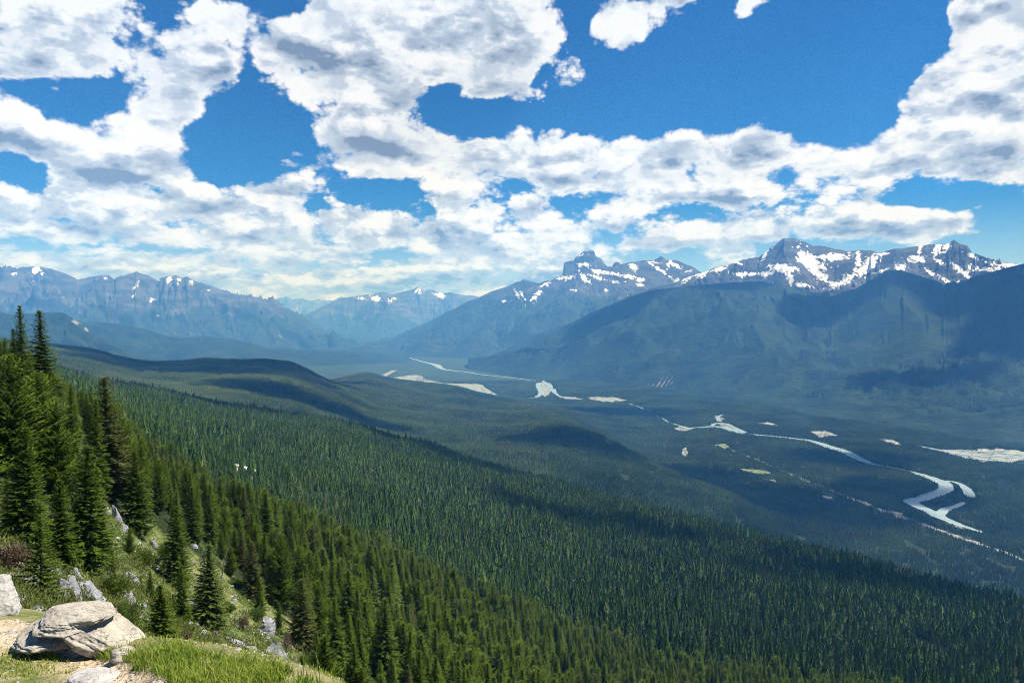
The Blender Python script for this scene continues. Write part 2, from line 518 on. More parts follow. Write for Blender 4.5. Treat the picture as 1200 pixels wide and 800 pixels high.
# ------------------------------------------------------------------ terrain: lofted from ledge to valley to the far plain
#   each line: for a set of view columns the ground distance and the height of the line of sight on it
LINES = [
    ([-250, 0, 100, 200, 300, 350, 450, 600, 1200, 1450],
     [9, 8, 7, 5.4, 4.8, 4.4, 3.8, 3.3, 3.0, 3.0], [715, 727, 750, 777, 793, 810, 860, 890, 900, 900]),
    ([-250, 0, 100, 200, 300, 400, 500, 600, 800, 1200, 1450],
     [12, 12, 13, 14, 15, 16, 18, 20, 22, 25, 25], [716, 716, 752, 800, 830, 865, 880, 892, 900, 910, 910]),
    ([-250, 0, 100, 200, 300, 400, 500, 600, 800, 1000, 1200, 1450],
     [22, 25, 35, 50, 55, 70, 90, 120, 200, 280, 380, 450], [650, 692, 715, 762, 792, 830, 860, 880, 880, 880, 880, 880]),
    ([-250, 0, 100, 200, 300, 400, 500, 600, 700, 800, 1000, 1200, 1450],
     [60, 60, 75, 95, 120, 150, 190, 240, 290, 340, 480, 600, 700], [480, 575, 612, 660, 702, 742, 772, 800, 820, 820, 800, 790, 790]),
    ([-250, 0, 60, 100, 150, 200, 300, 400, 500, 600, 700, 800, 1000, 1200, 1450],
     [130, 130, 135, 140, 150, 165, 200, 250, 310, 370, 440, 520, 640, 800, 900], [330, 440, 470, 500, 545, 575, 622, 662, 700, 730, 748, 750, 740, 740, 740]),
    ([-250, 0, 100, 200, 300, 400, 500, 600, 700, 800, 1000, 1200, 1450],
     [260, 260, 260, 280, 320, 380, 450, 520, 600, 680, 760, 850, 950], [430, 480, 522, 585, 622, 650, 675, 692, 692, 692, 702, 722, 740]),
    ([-250, 0, 100, 200, 300, 400, 500, 600, 700, 800, 1000, 1200, 1450],
     [500, 500, 550, 600, 600, 600, 640, 680, 740, 800, 860, 900, 1000], [410, 458, 486, 524, 562, 592, 622, 642, 652, 657, 680, 710, 736]),
    ([-250, 0, 100, 200, 300, 400, 500, 600, 700, 800, 900, 1000, 1100, 1200, 1450],
     [1500, 1500, 1500, 1450, 1350, 1300, 1250, 1200, 1150, 1100, 1050, 1000, 960, 940, 1040], [400, 420, 448, 466, 484, 502, 528, 556, 583, 609, 636, 660, 685, 708, 736]),
    ([-250, 0, 100, 300, 500, 700, 800, 1000, 1200, 1450],
     [2200, 2200, 2100, 1800, 1600, 1500, 1450, 1350, 1300, 1350], [402, 422, 450, 490, 536, 594, 626, 682, 735, 740]),
    ([-250, 0, 70, 107, 140, 175, 212, 240, 300, 340, 383, 440, 500, 600, 660, 700, 800, 900, 1000, 1200, 1450],
     [3600, 3500, 3500, 3500, 3500, 3500, 3500, 3500, 3500, 3500, 3400, 3300, 3000, 2500, 2300, 2250, 2100, 1950, 1800, 1560, 1450],
     [395, 404, 410, 415, 425, 430, 428, 424, 425, 430, 450, 470, 486, 506, 510, 520, 562, 602, 637, 681, 704]),
    ([-250, 0, 200, 300, 383, 411, 429, 457, 490, 537, 560, 600, 650, 700, 800, 900, 1000, 1200, 1450],
     [5500, 5500, 5200, 5000, 4800, 4800, 4800, 4700, 4500, 4300, 4200, 4000, 3600, 3200, 2700, 2500, 2300, 2000, 1800],
     [414, 420, 440, 448, 449, 443, 441, 447, 452, 458, 465, 473, 484, 511, 551.6, 565.7, 582.3, 613.4, 640]),
]
VALLEY = -550.0
ZLINES = [   # the valley floor, as heights
    ([-250, 300, 400, 500, 560, 600, 700, 800, 1000, 1200, 1450],
     [8000, 8000, 7200, 6300, 5700, 5300, 4800, 4200, 3300, 3000, 2900], VALLEY),
    ([-250, 300, 400, 450, 500, 560, 600, 700, 760, 800, 900, 1000, 1200, 1450],
     [12500, 12500, 13000, 12000, 10000, 8000, 7000, 5900, 5400, 5200, 4600, 4100, 3700, 3500], VALLEY + 4),
    ([-250, 1450], [22000, 22000], VALLEY + 15),
    ([-250, 1450], [50000, 50000], VALLEY + 20),
]
dense = np.linspace(-R(46), R(46), 861)
sparse = np.linspace(R(46), 2 * np.pi - R(46), 60)[1:-1]
AZ = np.concatenate([dense, sparse])
NA = len(AZ)
NRAD = 640
LOGR = np.linspace(math.log(0.7), math.log(46000), NRAD)


def loft():
    wrapped = np.where(AZ > np.pi, AZ - 2 * np.pi, AZ)
    pxc = np.clip(W / 2 + F * np.tan(np.clip(wrapped, -1.0, 1.0)), -250, 1450)
    az_used = np.arctan((pxc - W / 2) / F)
    Ds = [np.full(NA, 0.55)]
    Zs = [np.full(NA, -1.72)]
    for cols, ds, ys in LINES:
        d = np.exp(pchip(cols, np.log(ds), pxc))
        yy = pchip(cols, ys, pxc)
        b = -(yy - H / 2) / F
        rise = (-SP + b * CP) / np.hypot((pxc - W / 2) / F, CP + b * SP)
        Ds.append(d)
        zl = d * rise
        if cols[2] == 70 or len(cols) == 19:                 # both hill lines run out into the valley floor on the right
            lo, hi = (860, 1000) if cols[2] == 70 else (710, 810)
            w = np.clip((pxc - lo) / (hi - lo), 0, 1)
            zl = zl * (1 - w) + VALLEY * w
        Zs.append(zl)
    for cols, ds, zz in ZLINES:
        Ds.append(np.exp(pchip(cols, np.log(ds), pxc)))
        Zs.append(np.full(NA, zz))
    X = np.log(np.array(Ds))
    Z = pchip_cols(X, np.array(Zs), LOGR[:, None])
    return Z, pxc


TZ, TPX = loft()
_r = np.exp(LOGR)[:, None]
TX, TY = _r * np.sin(AZ)[None, :], _r * np.cos(AZ)[None, :]


def bumps(x, y, r, z):
    low = np.clip((z - VALLEY - 6) / 90, 0, 1)
    a = np.clip((r - 9) / 25, 0, 1)
    n = 0.035 * fbm(x * 1.4, y * 1.4, 4, 3) * np.clip((r - 1.0) / 2, 0, 1) * np.clip(1 - r / 40, 0, 1)
    n = n + a * np.clip(1 - r / 500, 0, 1) * (0.9 * fbm(x / 9, y / 9, 4, 5) + 1.1 * fbm(x / 24, y / 24, 2, 6))
    b = np.clip((r - 150) / 400, 0, 1)
    n = n + b * low * (9.0 * fbm(x / 170, y / 170, 4, 8) * np.clip(1.5 - r / 2500, 0.2, 1))
    c = np.clip((r - 1300) / 900, 0, 1)
    n = n + c * low * 15.0 * (ridged(x / 620, y / 620, 4, 12) - 0.9)
    n = n + np.clip((r - 200) / 800, 0, 1) * 0.8 * fbm(x / 60, y / 60, 2, 15)
    return n


TZ = TZ + bumps(TX, TY, _r, TZ)


def terrain_z(x, y):
    x, y = np.asarray(x, float), np.asarray(y, float)
    r = np.maximum(np.hypot(x, y), 0.71)
    a = np.arctan2(x, y)
    a = np.where(a < AZ[0], a + 2 * np.pi, a)
    fa = np.interp(a, AZ, np.arange(NA))
    fr = np.clip((np.log(r) - LOGR[0]) / (LOGR[1] - LOGR[0]), 0, NRAD - 1.001)
    i, j = fr.astype(int), np.clip(fa.astype(int), 0, NA - 2)
    u, v = fr - i, fa - j
    return (TZ[i, j] * (1 - u) * (1 - v) + TZ[i + 1, j] * u * (1 - v) + TZ[i, j + 1] * (1 - u) * v + TZ[i + 1, j + 1] * u * v)


def ground_at(px, py, dmin=0.9):
    """the ground point met by the line of sight, beyond dmin metres"""
    a, rise = ray(px, py)
    rr = np.exp(np.linspace(math.log(dmin), math.log(60000), 3000))
    zz = terrain_z(rr * math.sin(a), rr * math.cos(a))
    hit = np.nonzero(zz >= rr * rise)[0]
    k = hit[0] if len(hit) else len(rr) - 1
    return float(rr[k] * math.sin(a)), float(rr[k] * math.cos(a)), float(zz[k])


def valley_pt(px, py, z=VALLEY):
    a, rise = ray(px, py)
    r = z / np.minimum(rise, -1e-3)
    return r * np.sin(a), r * np.cos(a)


def in_poly(x, y, poly):
    c = np.zeros(np.shape(x), bool)
    n = len(poly)
    for i in range(n):
        x0, y0 = poly[i]
        x1, y1 = poly[(i + 1) % n]
        if y0 == y1:
            continue
        t = ((y0 > y) != (y1 > y)) & (x < (x1 - x0) * (y - y0) / (y1 - y0) + x0)
        c ^= t
    return c


# ------------------------------------------------------------------ materials of the setting
def geo_pos(g):
    return g.node('ShaderNodeNewGeometry').outputs['Position']


def mat_ground():
    m, g, out = new_mat('ground')
    p = geo_pos(g)
    n_big = g.noise(p, 0.010, 4.0, 0.6)
    n_mid = g.noise(p, 0.16, 5.0, 0.6)
    n_fine = g.noise(p, 3.5, 6.0, 0.65)
    n_grit = g.noise(p, 26.0, 4.0, 0.7)
    # dark forest floor with far canopy tone
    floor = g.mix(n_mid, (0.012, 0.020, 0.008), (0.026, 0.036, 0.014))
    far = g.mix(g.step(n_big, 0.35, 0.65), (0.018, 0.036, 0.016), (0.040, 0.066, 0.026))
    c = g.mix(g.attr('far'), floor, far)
    # open sunny slope: dry grass, low green, tan dirt
    turf = g.mix(g.step(n_mid, 0.40, 0.62), (0.085, 0.125, 0.030), (0.17, 0.175, 0.065))
    turf = g.mix(g.step(n_fine, 0.56, 0.74), turf, (0.30, 0.25, 0.165))
    c = g.mix(g.attr('open'), c, turf)
    c = g.mix(g.attr('meadow'), c, (0.24, 0.27, 0.10))
    c = g.mix(g.attr('pale'), c, g.mix(n_fine, (0.34, 0.33, 0.27), (0.50, 0.48, 0.42)))
    # the ledge underfoot: trodden sandy soil
    sand = g.mix(g.step(n_fine, 0.35, 0.7), (0.46, 0.35, 0.23), (0.60, 0.48, 0.345))
    sand = g.mix(g.step(n_grit, 0.56, 0.74), sand, (0.66, 0.58, 0.47))
    sand = g.mix(g.step(n_grit, 0.40, 0.27), sand, (0.22, 0.15, 0.085))
    soil = g.mix(g.step(n_fine, 0.40, 0.60), (0.13, 0.16, 0.045), (0.25, 0.22, 0.11))
    led = g.mix(g.attr('sand'), soil, sand)
    c = g.mix(g.attr('ledge'), c, led)
    near = g.attr('ledge')
    b1 = bump(g, g.math('MULTIPLY', n_grit, near), 0.6, 0.03)
    nd = g.node('ShaderNodeBump')
    nd.inputs['Strength'].default_value = 0.8
    nd.inputs['Distance'].default_value = 1.0
    canopy = g.voronoi(p, 0.085, 'F1', 1.0)
    hh = g.math('ADD', g.math('MULTIPLY', g.math('MULTIPLY', canopy, g.attr('far')), -9.0),
                g.math('MULTIPLY', n_fine, g.math('SUBTRACT', 0.25, g.math('MULTIPLY', g.attr('far'), 0.25))))
    g.put(nd.inputs['Height'], hh)
    g.l.new(b1, nd.inputs['Normal'])
    principled(g, out, c, 0.95, nd.outputs[0], 0.1)
    return m


def mat_mountain(name, forest_a, forest_b, rock_a, rock_b, canopy_scale=0.05):
    m, g, out = new_mat(name)
    p = geo_pos(g)
    n1 = g.noise(p, 0.0045, 6.0, 0.62)
    n2 = g.noise(p, 0.020, 6.0, 0.65)
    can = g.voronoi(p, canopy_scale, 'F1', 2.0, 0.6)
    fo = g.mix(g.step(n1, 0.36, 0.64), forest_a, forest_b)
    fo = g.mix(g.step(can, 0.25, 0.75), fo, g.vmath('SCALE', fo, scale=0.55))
    strat = g.node('ShaderNodeTexNoise')
    g.put(strat.inputs['Vector'], g.vmath('MULTIPLY', p, (0.0022, 0.0022, 0.010)))
    strat.inputs['Scale'].default_value = 1.0
    strat.inputs['Detail'].default_value = 6.0
    ro = g.mix(g.step(strat.outputs[0], 0.38, 0.62), rock_a, rock_b)
    ro = g.mix(g.step(n2, 0.35, 0.7), ro, g.vmath('SCALE', ro, scale=0.7))
    edge = g.math('MULTIPLY', g.math('SUBTRACT', n2, 0.5), 0.9)
    fmask = g.step(g.math('ADD', g.attr('forest'), edge), 0.44, 0.60)
    c = g.mix(fmask, ro, fo)
    bare = g.step(g.math('ADD', g.attr('bare'), edge), 0.45, 0.75)
    c = g.mix(bare, c, g.mix(n2, (0.26, 0.245, 0.215), (0.42, 0.40, 0.36)))
    smask = g.step(g.math('ADD', g.attr('snow'), g.math('MULTIPLY', edge, 1.15)), 0.45, 0.58)
    c = g.mix(smask, c, (0.86, 0.885, 0.92))
    nd = g.node('ShaderNodeBump')
    nd.inputs['Strength'].default_value = 0.9
    nd.inputs['Distance'].default_value = 1.0
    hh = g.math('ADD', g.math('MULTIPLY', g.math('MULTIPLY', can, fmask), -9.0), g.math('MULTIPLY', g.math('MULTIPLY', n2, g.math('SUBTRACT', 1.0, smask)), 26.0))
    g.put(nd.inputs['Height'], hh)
    principled(g, out, c, 0.95, nd.outputs[0], 0.1)
    return m


def mat_water():
    m, g, out = new_mat('river_water')
    p = geo_pos(g)
    n = g.noise(g.vmath('MULTIPLY', p, (0.03, 0.03, 0)), 1.0, 4.0)
    c = g.mix(n, (0.19, 0.28, 0.29), (0.31, 0.39, 0.40))      # milky with glacial silt
    principled(g, out, c, 0.28, bump(g, g.noise(p, 0.8, 3.0), 0.12, 0.1), 0.5)
    return m


def mat_simple(name, a, b, scale, rough=0.95, bstr=0.3, bdist=0.1):
    m, g, out = new_mat(name)
    p = geo_pos(g)
    n = g.noise(p, scale, 6.0, 0.65)
    principled(g, out, g.mix(g.step(n, 0.3, 0.7), a, b), rough, bump(g, n, bstr, bdist), 0.15)
    return m


M_GROUND = mat_ground()
M_WATER = mat_water()
M_GRAVEL = mat_simple('gravel', (0.09, 0.11, 0.095), (0.32, 0.33, 0.305), 0.03)
M_FLAT = mat_simple('river_flat', (0.14, 0.18, 0.12), (0.25, 0.27, 0.20), 0.012)
M_MEADOW = mat_simple('meadow', (0.07, 0.11, 0.04), (0.19, 0.22, 0.10), 0.05)
M_ROAD = mat_simple('road', (0.15, 0.15, 0.145), (0.23, 0.225, 0.21), 0.05)
M_CUT = mat_simple('road_verge', (0.030, 0.050, 0.024), (0.20, 0.20, 0.145), 0.016)

# ------------------------------------------------------------------ ground sheet
SAND_POLY = [(-200, 722), (20, 726), (75, 748), (110, 772), (160, 778), (150, 790), (95, 778), (60, 768), (-20, 752), (-200, 745)]
SAND2 = [(60, 815), (95, 778), (150, 784), (190, 793), (215, 815)]
OPEN_POLYS = [[(120, 600), (150, 590), (215, 640), (300, 690), (350, 735), (360, 800), (190, 790), (160, 745), (110, 720), (60, 690), (80, 640)],
              [(0, 610), (40, 640), (110, 700), (60, 735), (0, 715)]]
PALE_POLYS = [[(262, 535), (300, 548), (304, 566), (276, 560)], [(185, 500), (225, 512), (245, 540), (215, 532)]]
vx, vy = view(TX, TY, TZ)
rr2 = np.broadcast_to(_r, TZ.shape)
_blot = fbm(TX / 7.0, TY / 7.0, 4, 21)
at_ledge = np.clip((11.0 - rr2) / 3.0, 0, 1)
at_sand = (in_poly(vx, vy, SAND_POLY) | in_poly(vx, vy, SAND2)).astype(float)
at_sand = np.clip(at_sand + 0.55 * (fbm(TX * 2.1, TY * 2.1, 4, 31) > 0.16) * (vx < 140), 0, 1) * (rr2 < 14)
at_open = sum(in_poly(vx + 9 * _blot, vy + 9 * _blot, p) for p in OPEN_POLYS).astype(float) * (rr2 < 170) * (rr2 > 8)
at_open = np.clip(at_open + 0.5 * (_blot > 0.30) * (rr2 < 230), 0, 1)
at_pale = sum(in_poly(vx + 5 * _blot, vy + 3 * _blot, p) for p in PALE_POLYS).astype(float) * (rr2 > 200) * (rr2 < 1500) * (fbm(TX / 11, TY / 11, 3, 71) > 0.02)
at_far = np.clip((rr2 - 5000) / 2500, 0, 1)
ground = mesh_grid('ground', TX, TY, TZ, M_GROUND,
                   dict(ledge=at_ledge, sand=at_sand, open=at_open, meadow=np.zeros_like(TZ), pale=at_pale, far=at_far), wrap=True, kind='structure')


# ------------------------------------------------------------------ river, gravel, road on the valley floor
LOWGROWTH = []
CLEAR = []          # (polygon in x, y) where no trees stand


def smooth_line(pts, n):
    pts = np.array(pts, float)
    t = np.concatenate([[0], np.cumsum(np.hypot(*np.diff(pts, axis=0).T))])
    q = np.linspace(0, t[-1], n)
    return np.stack([pchip(t, pts[:, 0], q), pchip(t, pts[:, 1], q)], -1)


def sheet(name, up, lo, mat, lift=1.0, n=60, cross=5, rough=3.0, seed=1, taper=False):
    """a sheet laid on the ground between two outlines (given along the same direction in x, y)"""
    a, b = smooth_line(up, n), smooth_line(lo, n)
    if taper:
        s = np.linspace(0, 1, n)
        tp = (np.sin(np.pi * np.clip(s, 0.004, 0.996)) ** 0.6)[:, None]
        mid, half = (a + b) / 2, (a - b) / 2
        wav = 1 + 0.45 * fbm(s * 7 + seed, s * 0 + seed * 1.7, 3, seed + 3)[:, None]
        a, b = mid + half * tp * wav, mid - half * tp / wav
        rough = rough * tp
    a = a + rough * np.stack([fbm(a[:, 0] / 40, a[:, 1] / 40, 5, seed, 0.7), fbm(a[:, 0] / 40, a[:, 1] / 40, 5, seed + 9, 0.7)], -1)
    b = b + rough * np.stack([fbm(b[:, 0] / 40, b[:, 1] / 40, 5, seed + 5, 0.7), fbm(b[:, 0] / 40, b[:, 1] / 40, 5, seed + 7, 0.7)], -1)
    t = np.linspace(0, 1, cross)[:, None]
    X = a[None, :, 0] * (1 - t) + b[None, :, 0] * t
    Y = a[None, :, 1] * (1 - t) + b[None, :, 1] * t
    Z = terrain_z(X, Y) + lift
    o = mesh_grid(name, X, Y, Z, mat, kind='structure')
    poly = np.concatenate([a, b[::-1]])
    CLEAR.append(poly)
    if name in ('river', 'gravel_bar', 'meadow'):            # only low willows on the near bank
        c = poly.mean(axis=0)
        for sh in (14, 28):
            LOWGROWTH.append(poly * (1 - sh / np.hypot(poly[:, 0], poly[:, 1]))[:, None])
    return o


def strip(name, pts, mat, width, lift=1.0, seed=1, z=VALLEY, rough=4.0, n=80):
    w = [valley_pt(x, y, z) for x, y in pts]
    w = smooth_line(w, n)
    d = np.gradient(w, axis=0)
    d /= np.hypot(d[:, 0], d[:, 1])[:, None] + 1e-9
    nrm = np.stack([-d[:, 1], d[:, 0]], -1)
    ww = width if np.isscalar(width) else np.interp(np.linspace(0, 1, n), np.linspace(0, 1, len(width)), width)
    ww = np.broadcast_to(ww, (n,))[:, None] / 2
    return sheet(name, w + nrm * ww, w - nrm * ww, mat, lift, n, 5, rough, seed)


def patch(name, up, lo, mat, lift=0.8, seed=1, z=VALLEY, rough=11.0, n=150):
    return sheet(name, [valley_pt(x, y, z) for x, y in up], [valley_pt(x, y, z) for x, y in lo], mat, lift, n, 9, rough, seed, True)


# gravel bars and flats first, the water a little above them
patch('gravel_bar', [(832, 496), (842, 494.5), (852, 498), (874, 505)], [(834, 498), (844, 499), (856, 502), (875, 507)], M_GRAVEL, seed=2)
patch('gravel_bar', [(836, 486), (842, 488), (850, 490)], [(838, 492), (844, 493), (850, 493)], M_GRAVEL, seed=3)
patch('gravel_bar', [(790, 501), (800, 499), (812, 501)], [(791, 504), (801, 505.5), (812, 505)], M_GRAVEL, seed=4)
patch('gravel_bar', [(886, 495), (900, 495.5), (913, 498)], [(887, 497.5), (900, 498.5), (913, 500)], M_GRAVEL, seed=5)
patch('gravel_bar', [(947, 504), (965, 505.5), (982, 509.5)], [(952, 509), (962, 513), (982, 511.5)], M_GRAVEL, seed=6)
patch('gravel_bar', [(1030, 514), (1045, 516), (1056, 520)], [(1031, 517), (1044, 520), (1055, 525)], M_GRAVEL, seed=7)
patch('gravel_bar', [(1085, 524), (1110, 527), (1135, 528), (1158, 527), (1180, 525), (1215, 528)], [(1090, 528), (1112, 533), (1136, 538), (1160, 541), (1182, 544), (1220, 548)], M_GRAVEL, seed=8)
patch('gravel_bar', [(688, 464), (700, 465), (718, 466), (736, 467.5)], [(688, 468), (702, 470), (718, 471.5), (735, 471.5)], M_GRAVEL, seed=9)
patch('gravel_bar', [(654, 464), (668, 465), (684, 467)], [(655, 467), (668, 469), (684, 470)], M_GRAVEL, seed=10)
patch('gravel_bar', [(640, 446), (646, 451), (648, 458), (646, 465)], [(632, 447), (633, 453), (632, 459), (630, 465)], M_GRAVEL, seed=11)
patch('river_flat', [(457, 441), (484, 438), (500, 444), (527, 449), (555, 449), (572, 455), (588, 462)],
      [(460, 445), (480, 448), (505, 452), (527, 455), (545, 458), (565, 462), (582, 465)], M_FLAT, seed=12)
patch('gravel_bar', [(470, 440), (484, 439), (500, 446)], [(474, 443), (486, 444), (502, 449)], M_GRAVEL, 1.4, seed=13)
patch('gravel_bar', [(540, 455), (555, 453), (570, 457), (580, 462)], [(542, 458), (556, 459), (568, 462), (580, 465)], M_GRAVEL, 1.4, seed=14)
patch('meadow', [(865, 548), (882, 550), (905, 552)], [(868, 551), (884, 555), (903, 557)], M_MEADOW, seed=15)
patch('meadow', [(841, 519), (848, 520), (855, 522)], [(841, 524), (848, 525), (855, 525)], M_MEADOW, seed=16)
patch('gravel_bar', [(797, 527), (803, 525), (807, 527)], [(801, 538), (804, 536), (806, 533)], M_GRAVEL, seed=17)
patch('gravel_bar', [(961, 580), (970, 582), (980, 585)], [(962, 582), (970, 585), (980, 587)], M_GRAVEL, seed=18)
patch('gravel_bar', [(901, 561), (906, 562), (911, 564)], [(902, 563), (906, 565), (911, 566)], M_GRAVEL, seed=19)
patch('gravel_bar', [(1106, 606), (1118, 612), (1132, 619)], [(1108, 611), (1120, 617), (1132, 622)], M_GRAVEL, seed=20)
strip('gravel_bar', [(446, 443), (454, 438), (462, 434)], M_GRAVEL, 60, 0.9, seed=21)
# water
strip('river', [(806, 502), (822, 501), (838, 500), (855, 503), (870, 508), (890, 510), (912, 512), (934, 514.5), (946, 516), (968, 522.5), (991, 530), (1005, 537), (1019, 543), (1036, 547)], M_WATER, [34, 46, 60, 40, 30, 34, 44, 52, 48, 40, 26], 1.6, seed=22)
strip('river', [(1074, 523), (1092, 526.5), (1112, 531), (1136, 534), (1165, 536), (1200, 538), (1240, 540)], M_WATER, [20, 24, 30, 28, 28, 28], 1.7, seed=23)
strip('river', [(1084, 558), (1094, 561), (1103, 565), (1109, 571), (1104, 576), (1092, 580), (1079, 585), (1068, 587), (1070, 590), (1078, 594), (1090, 600), (1104, 607), (1121, 614), (1138, 620), (1152, 624)], M_WATER, [30, 46, 44, 42, 48, 44, 42, 40, 34, 24, 10], 1.6, seed=24)
strip('river', [(1104, 566), (1112, 564), (1122, 566), (1130, 571), (1135, 577), (1138, 583)], M_WATER, [22, 20, 24, 30, 34, 24], 1.9, seed=25)
strip('river', [(1130, 589), (1121, 593), (1111, 596), (1104, 600), (1101, 605)], M_WATER, [16, 20, 24, 28, 28], 1.9, seed=26)
strip('river', [(604, 466.5), (618, 467), (629, 465.5), (634, 460), (631, 453), (634, 449), (642, 450), (645, 455)], M_WATER, [34, 40, 46, 44, 50, 46], 1.7, seed=27, rough=10)
strip('river', [(473, 418), (483, 420.5), (495, 424), (511, 428), (520, 433), (530, 434.5), (545, 436), (562, 439), (588, 442), (617, 445.5), (634, 448)], M_WATER, [26, 34, 30, 50, 95, 60, 44, 30, 24, 28], 1.8, rough=14, seed=28)
strip('river', [(436, 415.5), (448, 416), (458, 417.5), (472, 418)], M_WATER, [120, 160, 90, 70], 1.8, seed=29, rough=20)
strip('river', [(646, 456), (655, 464), (672, 467), (690, 468.5), (712, 471), (735, 473), (760, 482), (785, 495), (806, 502)], M_WATER, [60, 34, 22, 26, 24, 16, 12, 14, 24], 1.5, seed=61, rough=8)
strip('river', [(1034, 546), (1050, 549), (1068, 553), (1085, 558)], M_WATER, [20, 14, 20, 34], 1.5, seed=62)
strip('river', [(834, 499), (842, 496), (852, 497), (862, 502), (873, 507)], M_WATER, [20, 26, 22, 26], 2.0, seed=63, rough=5)
strip('river', [(843, 494), (841, 490), (845, 487), (853, 486)], M_WATER, [26, 22, 18, 14], 1.9, seed=64, rough=4)
strip('river', [(1126, 531), (1150, 530.5), (1175, 533), (1210, 534)], M_WATER, [12, 18, 16, 16], 2.1, seed=65, rough=5)
strip('river', [(1100, 528.5), (1130, 537), (1165, 541), (1215, 545)], M_WATER, [12, 20, 16, 14], 2.2, seed=66, rough=5)
strip('river', [(465, 443), (490, 447), (520, 453), (550, 456), (584, 464)], M_WATER, [16, 30, 22, 30, 20], 2.2, seed=67, rough=14)
# the highway on the near side of the valley, in its cleared strip
HWY = [(838, 521), (869, 532), (901, 545), (929, 557), (967, 572), (1004, 587), (1036, 599), (1062, 608), (1079, 614), (1112, 626), (1138, 635), (1167, 644), (1193, 654), (1240, 671)]
strip('road_verge', HWY, M_CUT, [16, 13, 11, 11, 11, 13, 16, 22, 26, 20, 18, 15], 0.9, seed=31, rough=9, n=160)
strip('road', HWY, M_ROAD, 9, 1.4, seed=32, rough=0.5, n=160)
for k, (x, y) in enumerate([(1050, 601), (1086, 615), (1104, 622), (1140, 634), (1120, 627), (1015, 590)]):
    patch('gravel_bar', [(x - 9, y - 3), (x, y - 1), (x + 9, y + 2)], [(x - 8, y - 1), (x, y + 1.6), (x + 8, y + 4)], M_GRAVEL, 1.1, seed=40 + k)


# ------------------------------------------------------------------ mountains
def eroded(X, Y, Z, mask, wave, amp, octaves, seed, gain=0.52, lac=1.9, r=None, daz=None):
    f = 1.0 / wave
    for o in range(octaves):
        lr = np.log(r)
        zr = np.gradient(Z, axis=0) / np.gradient(r, axis=0)
        za = np.gradient(Z, axis=1) / (daz[None, :] * r)
        er = np.stack([X / r, Y / r])
        gx = zr * er[0] + za * er[1]
        gy = zr * er[1] - za * er[0]
        gm = np.hypot(gx, gy) + 1e-6
        sm = np.clip(gm / 0.22, 0, 1)
        dx, dy = -gy / gm * sm, gx / gm * sm
        px, py = X * f + 31.7 * o + 0.55 * fbm(X * f * 0.45, Y * f * 0.45, 3, seed + 31 + o), Y * f - 12.3 * o + 0.55 * fbm(X * f * 0.45 + 40, Y * f * 0.45, 3, seed + 41 + o)
        ix, iy = np.floor(px), np.floor(py)
        fx, fy = px - ix, py - iy
        acc, wt = 0, 0
        for i in (-1, 0, 1, 2):
            for j in (-1, 0, 1, 2):
                hx = _hash(ix + i, iy + j, seed + 10 * o) * 0.6
                hy = _hash(ix + i, iy + j, seed + 10 * o + 5) * 0.6
                qx, qy = fx - i - hx + 0.3, fy - j - hy + 0.3
                dd = qx * qx + qy * qy
                w = np.exp(-2.0 * dd)
                acc = acc + w * np.cos(2 * np.pi * (qx * dx + qy * dy))
                wt = wt + w
        Z = Z + mask * amp * (acc / wt - 0.15) * np.clip(gm / 0.15, 0.25, 1) * np.clip(0.5 / gm, 0.25, 1)
        amp *= gain
        f *= lac
    return Z


GRIDS = {}


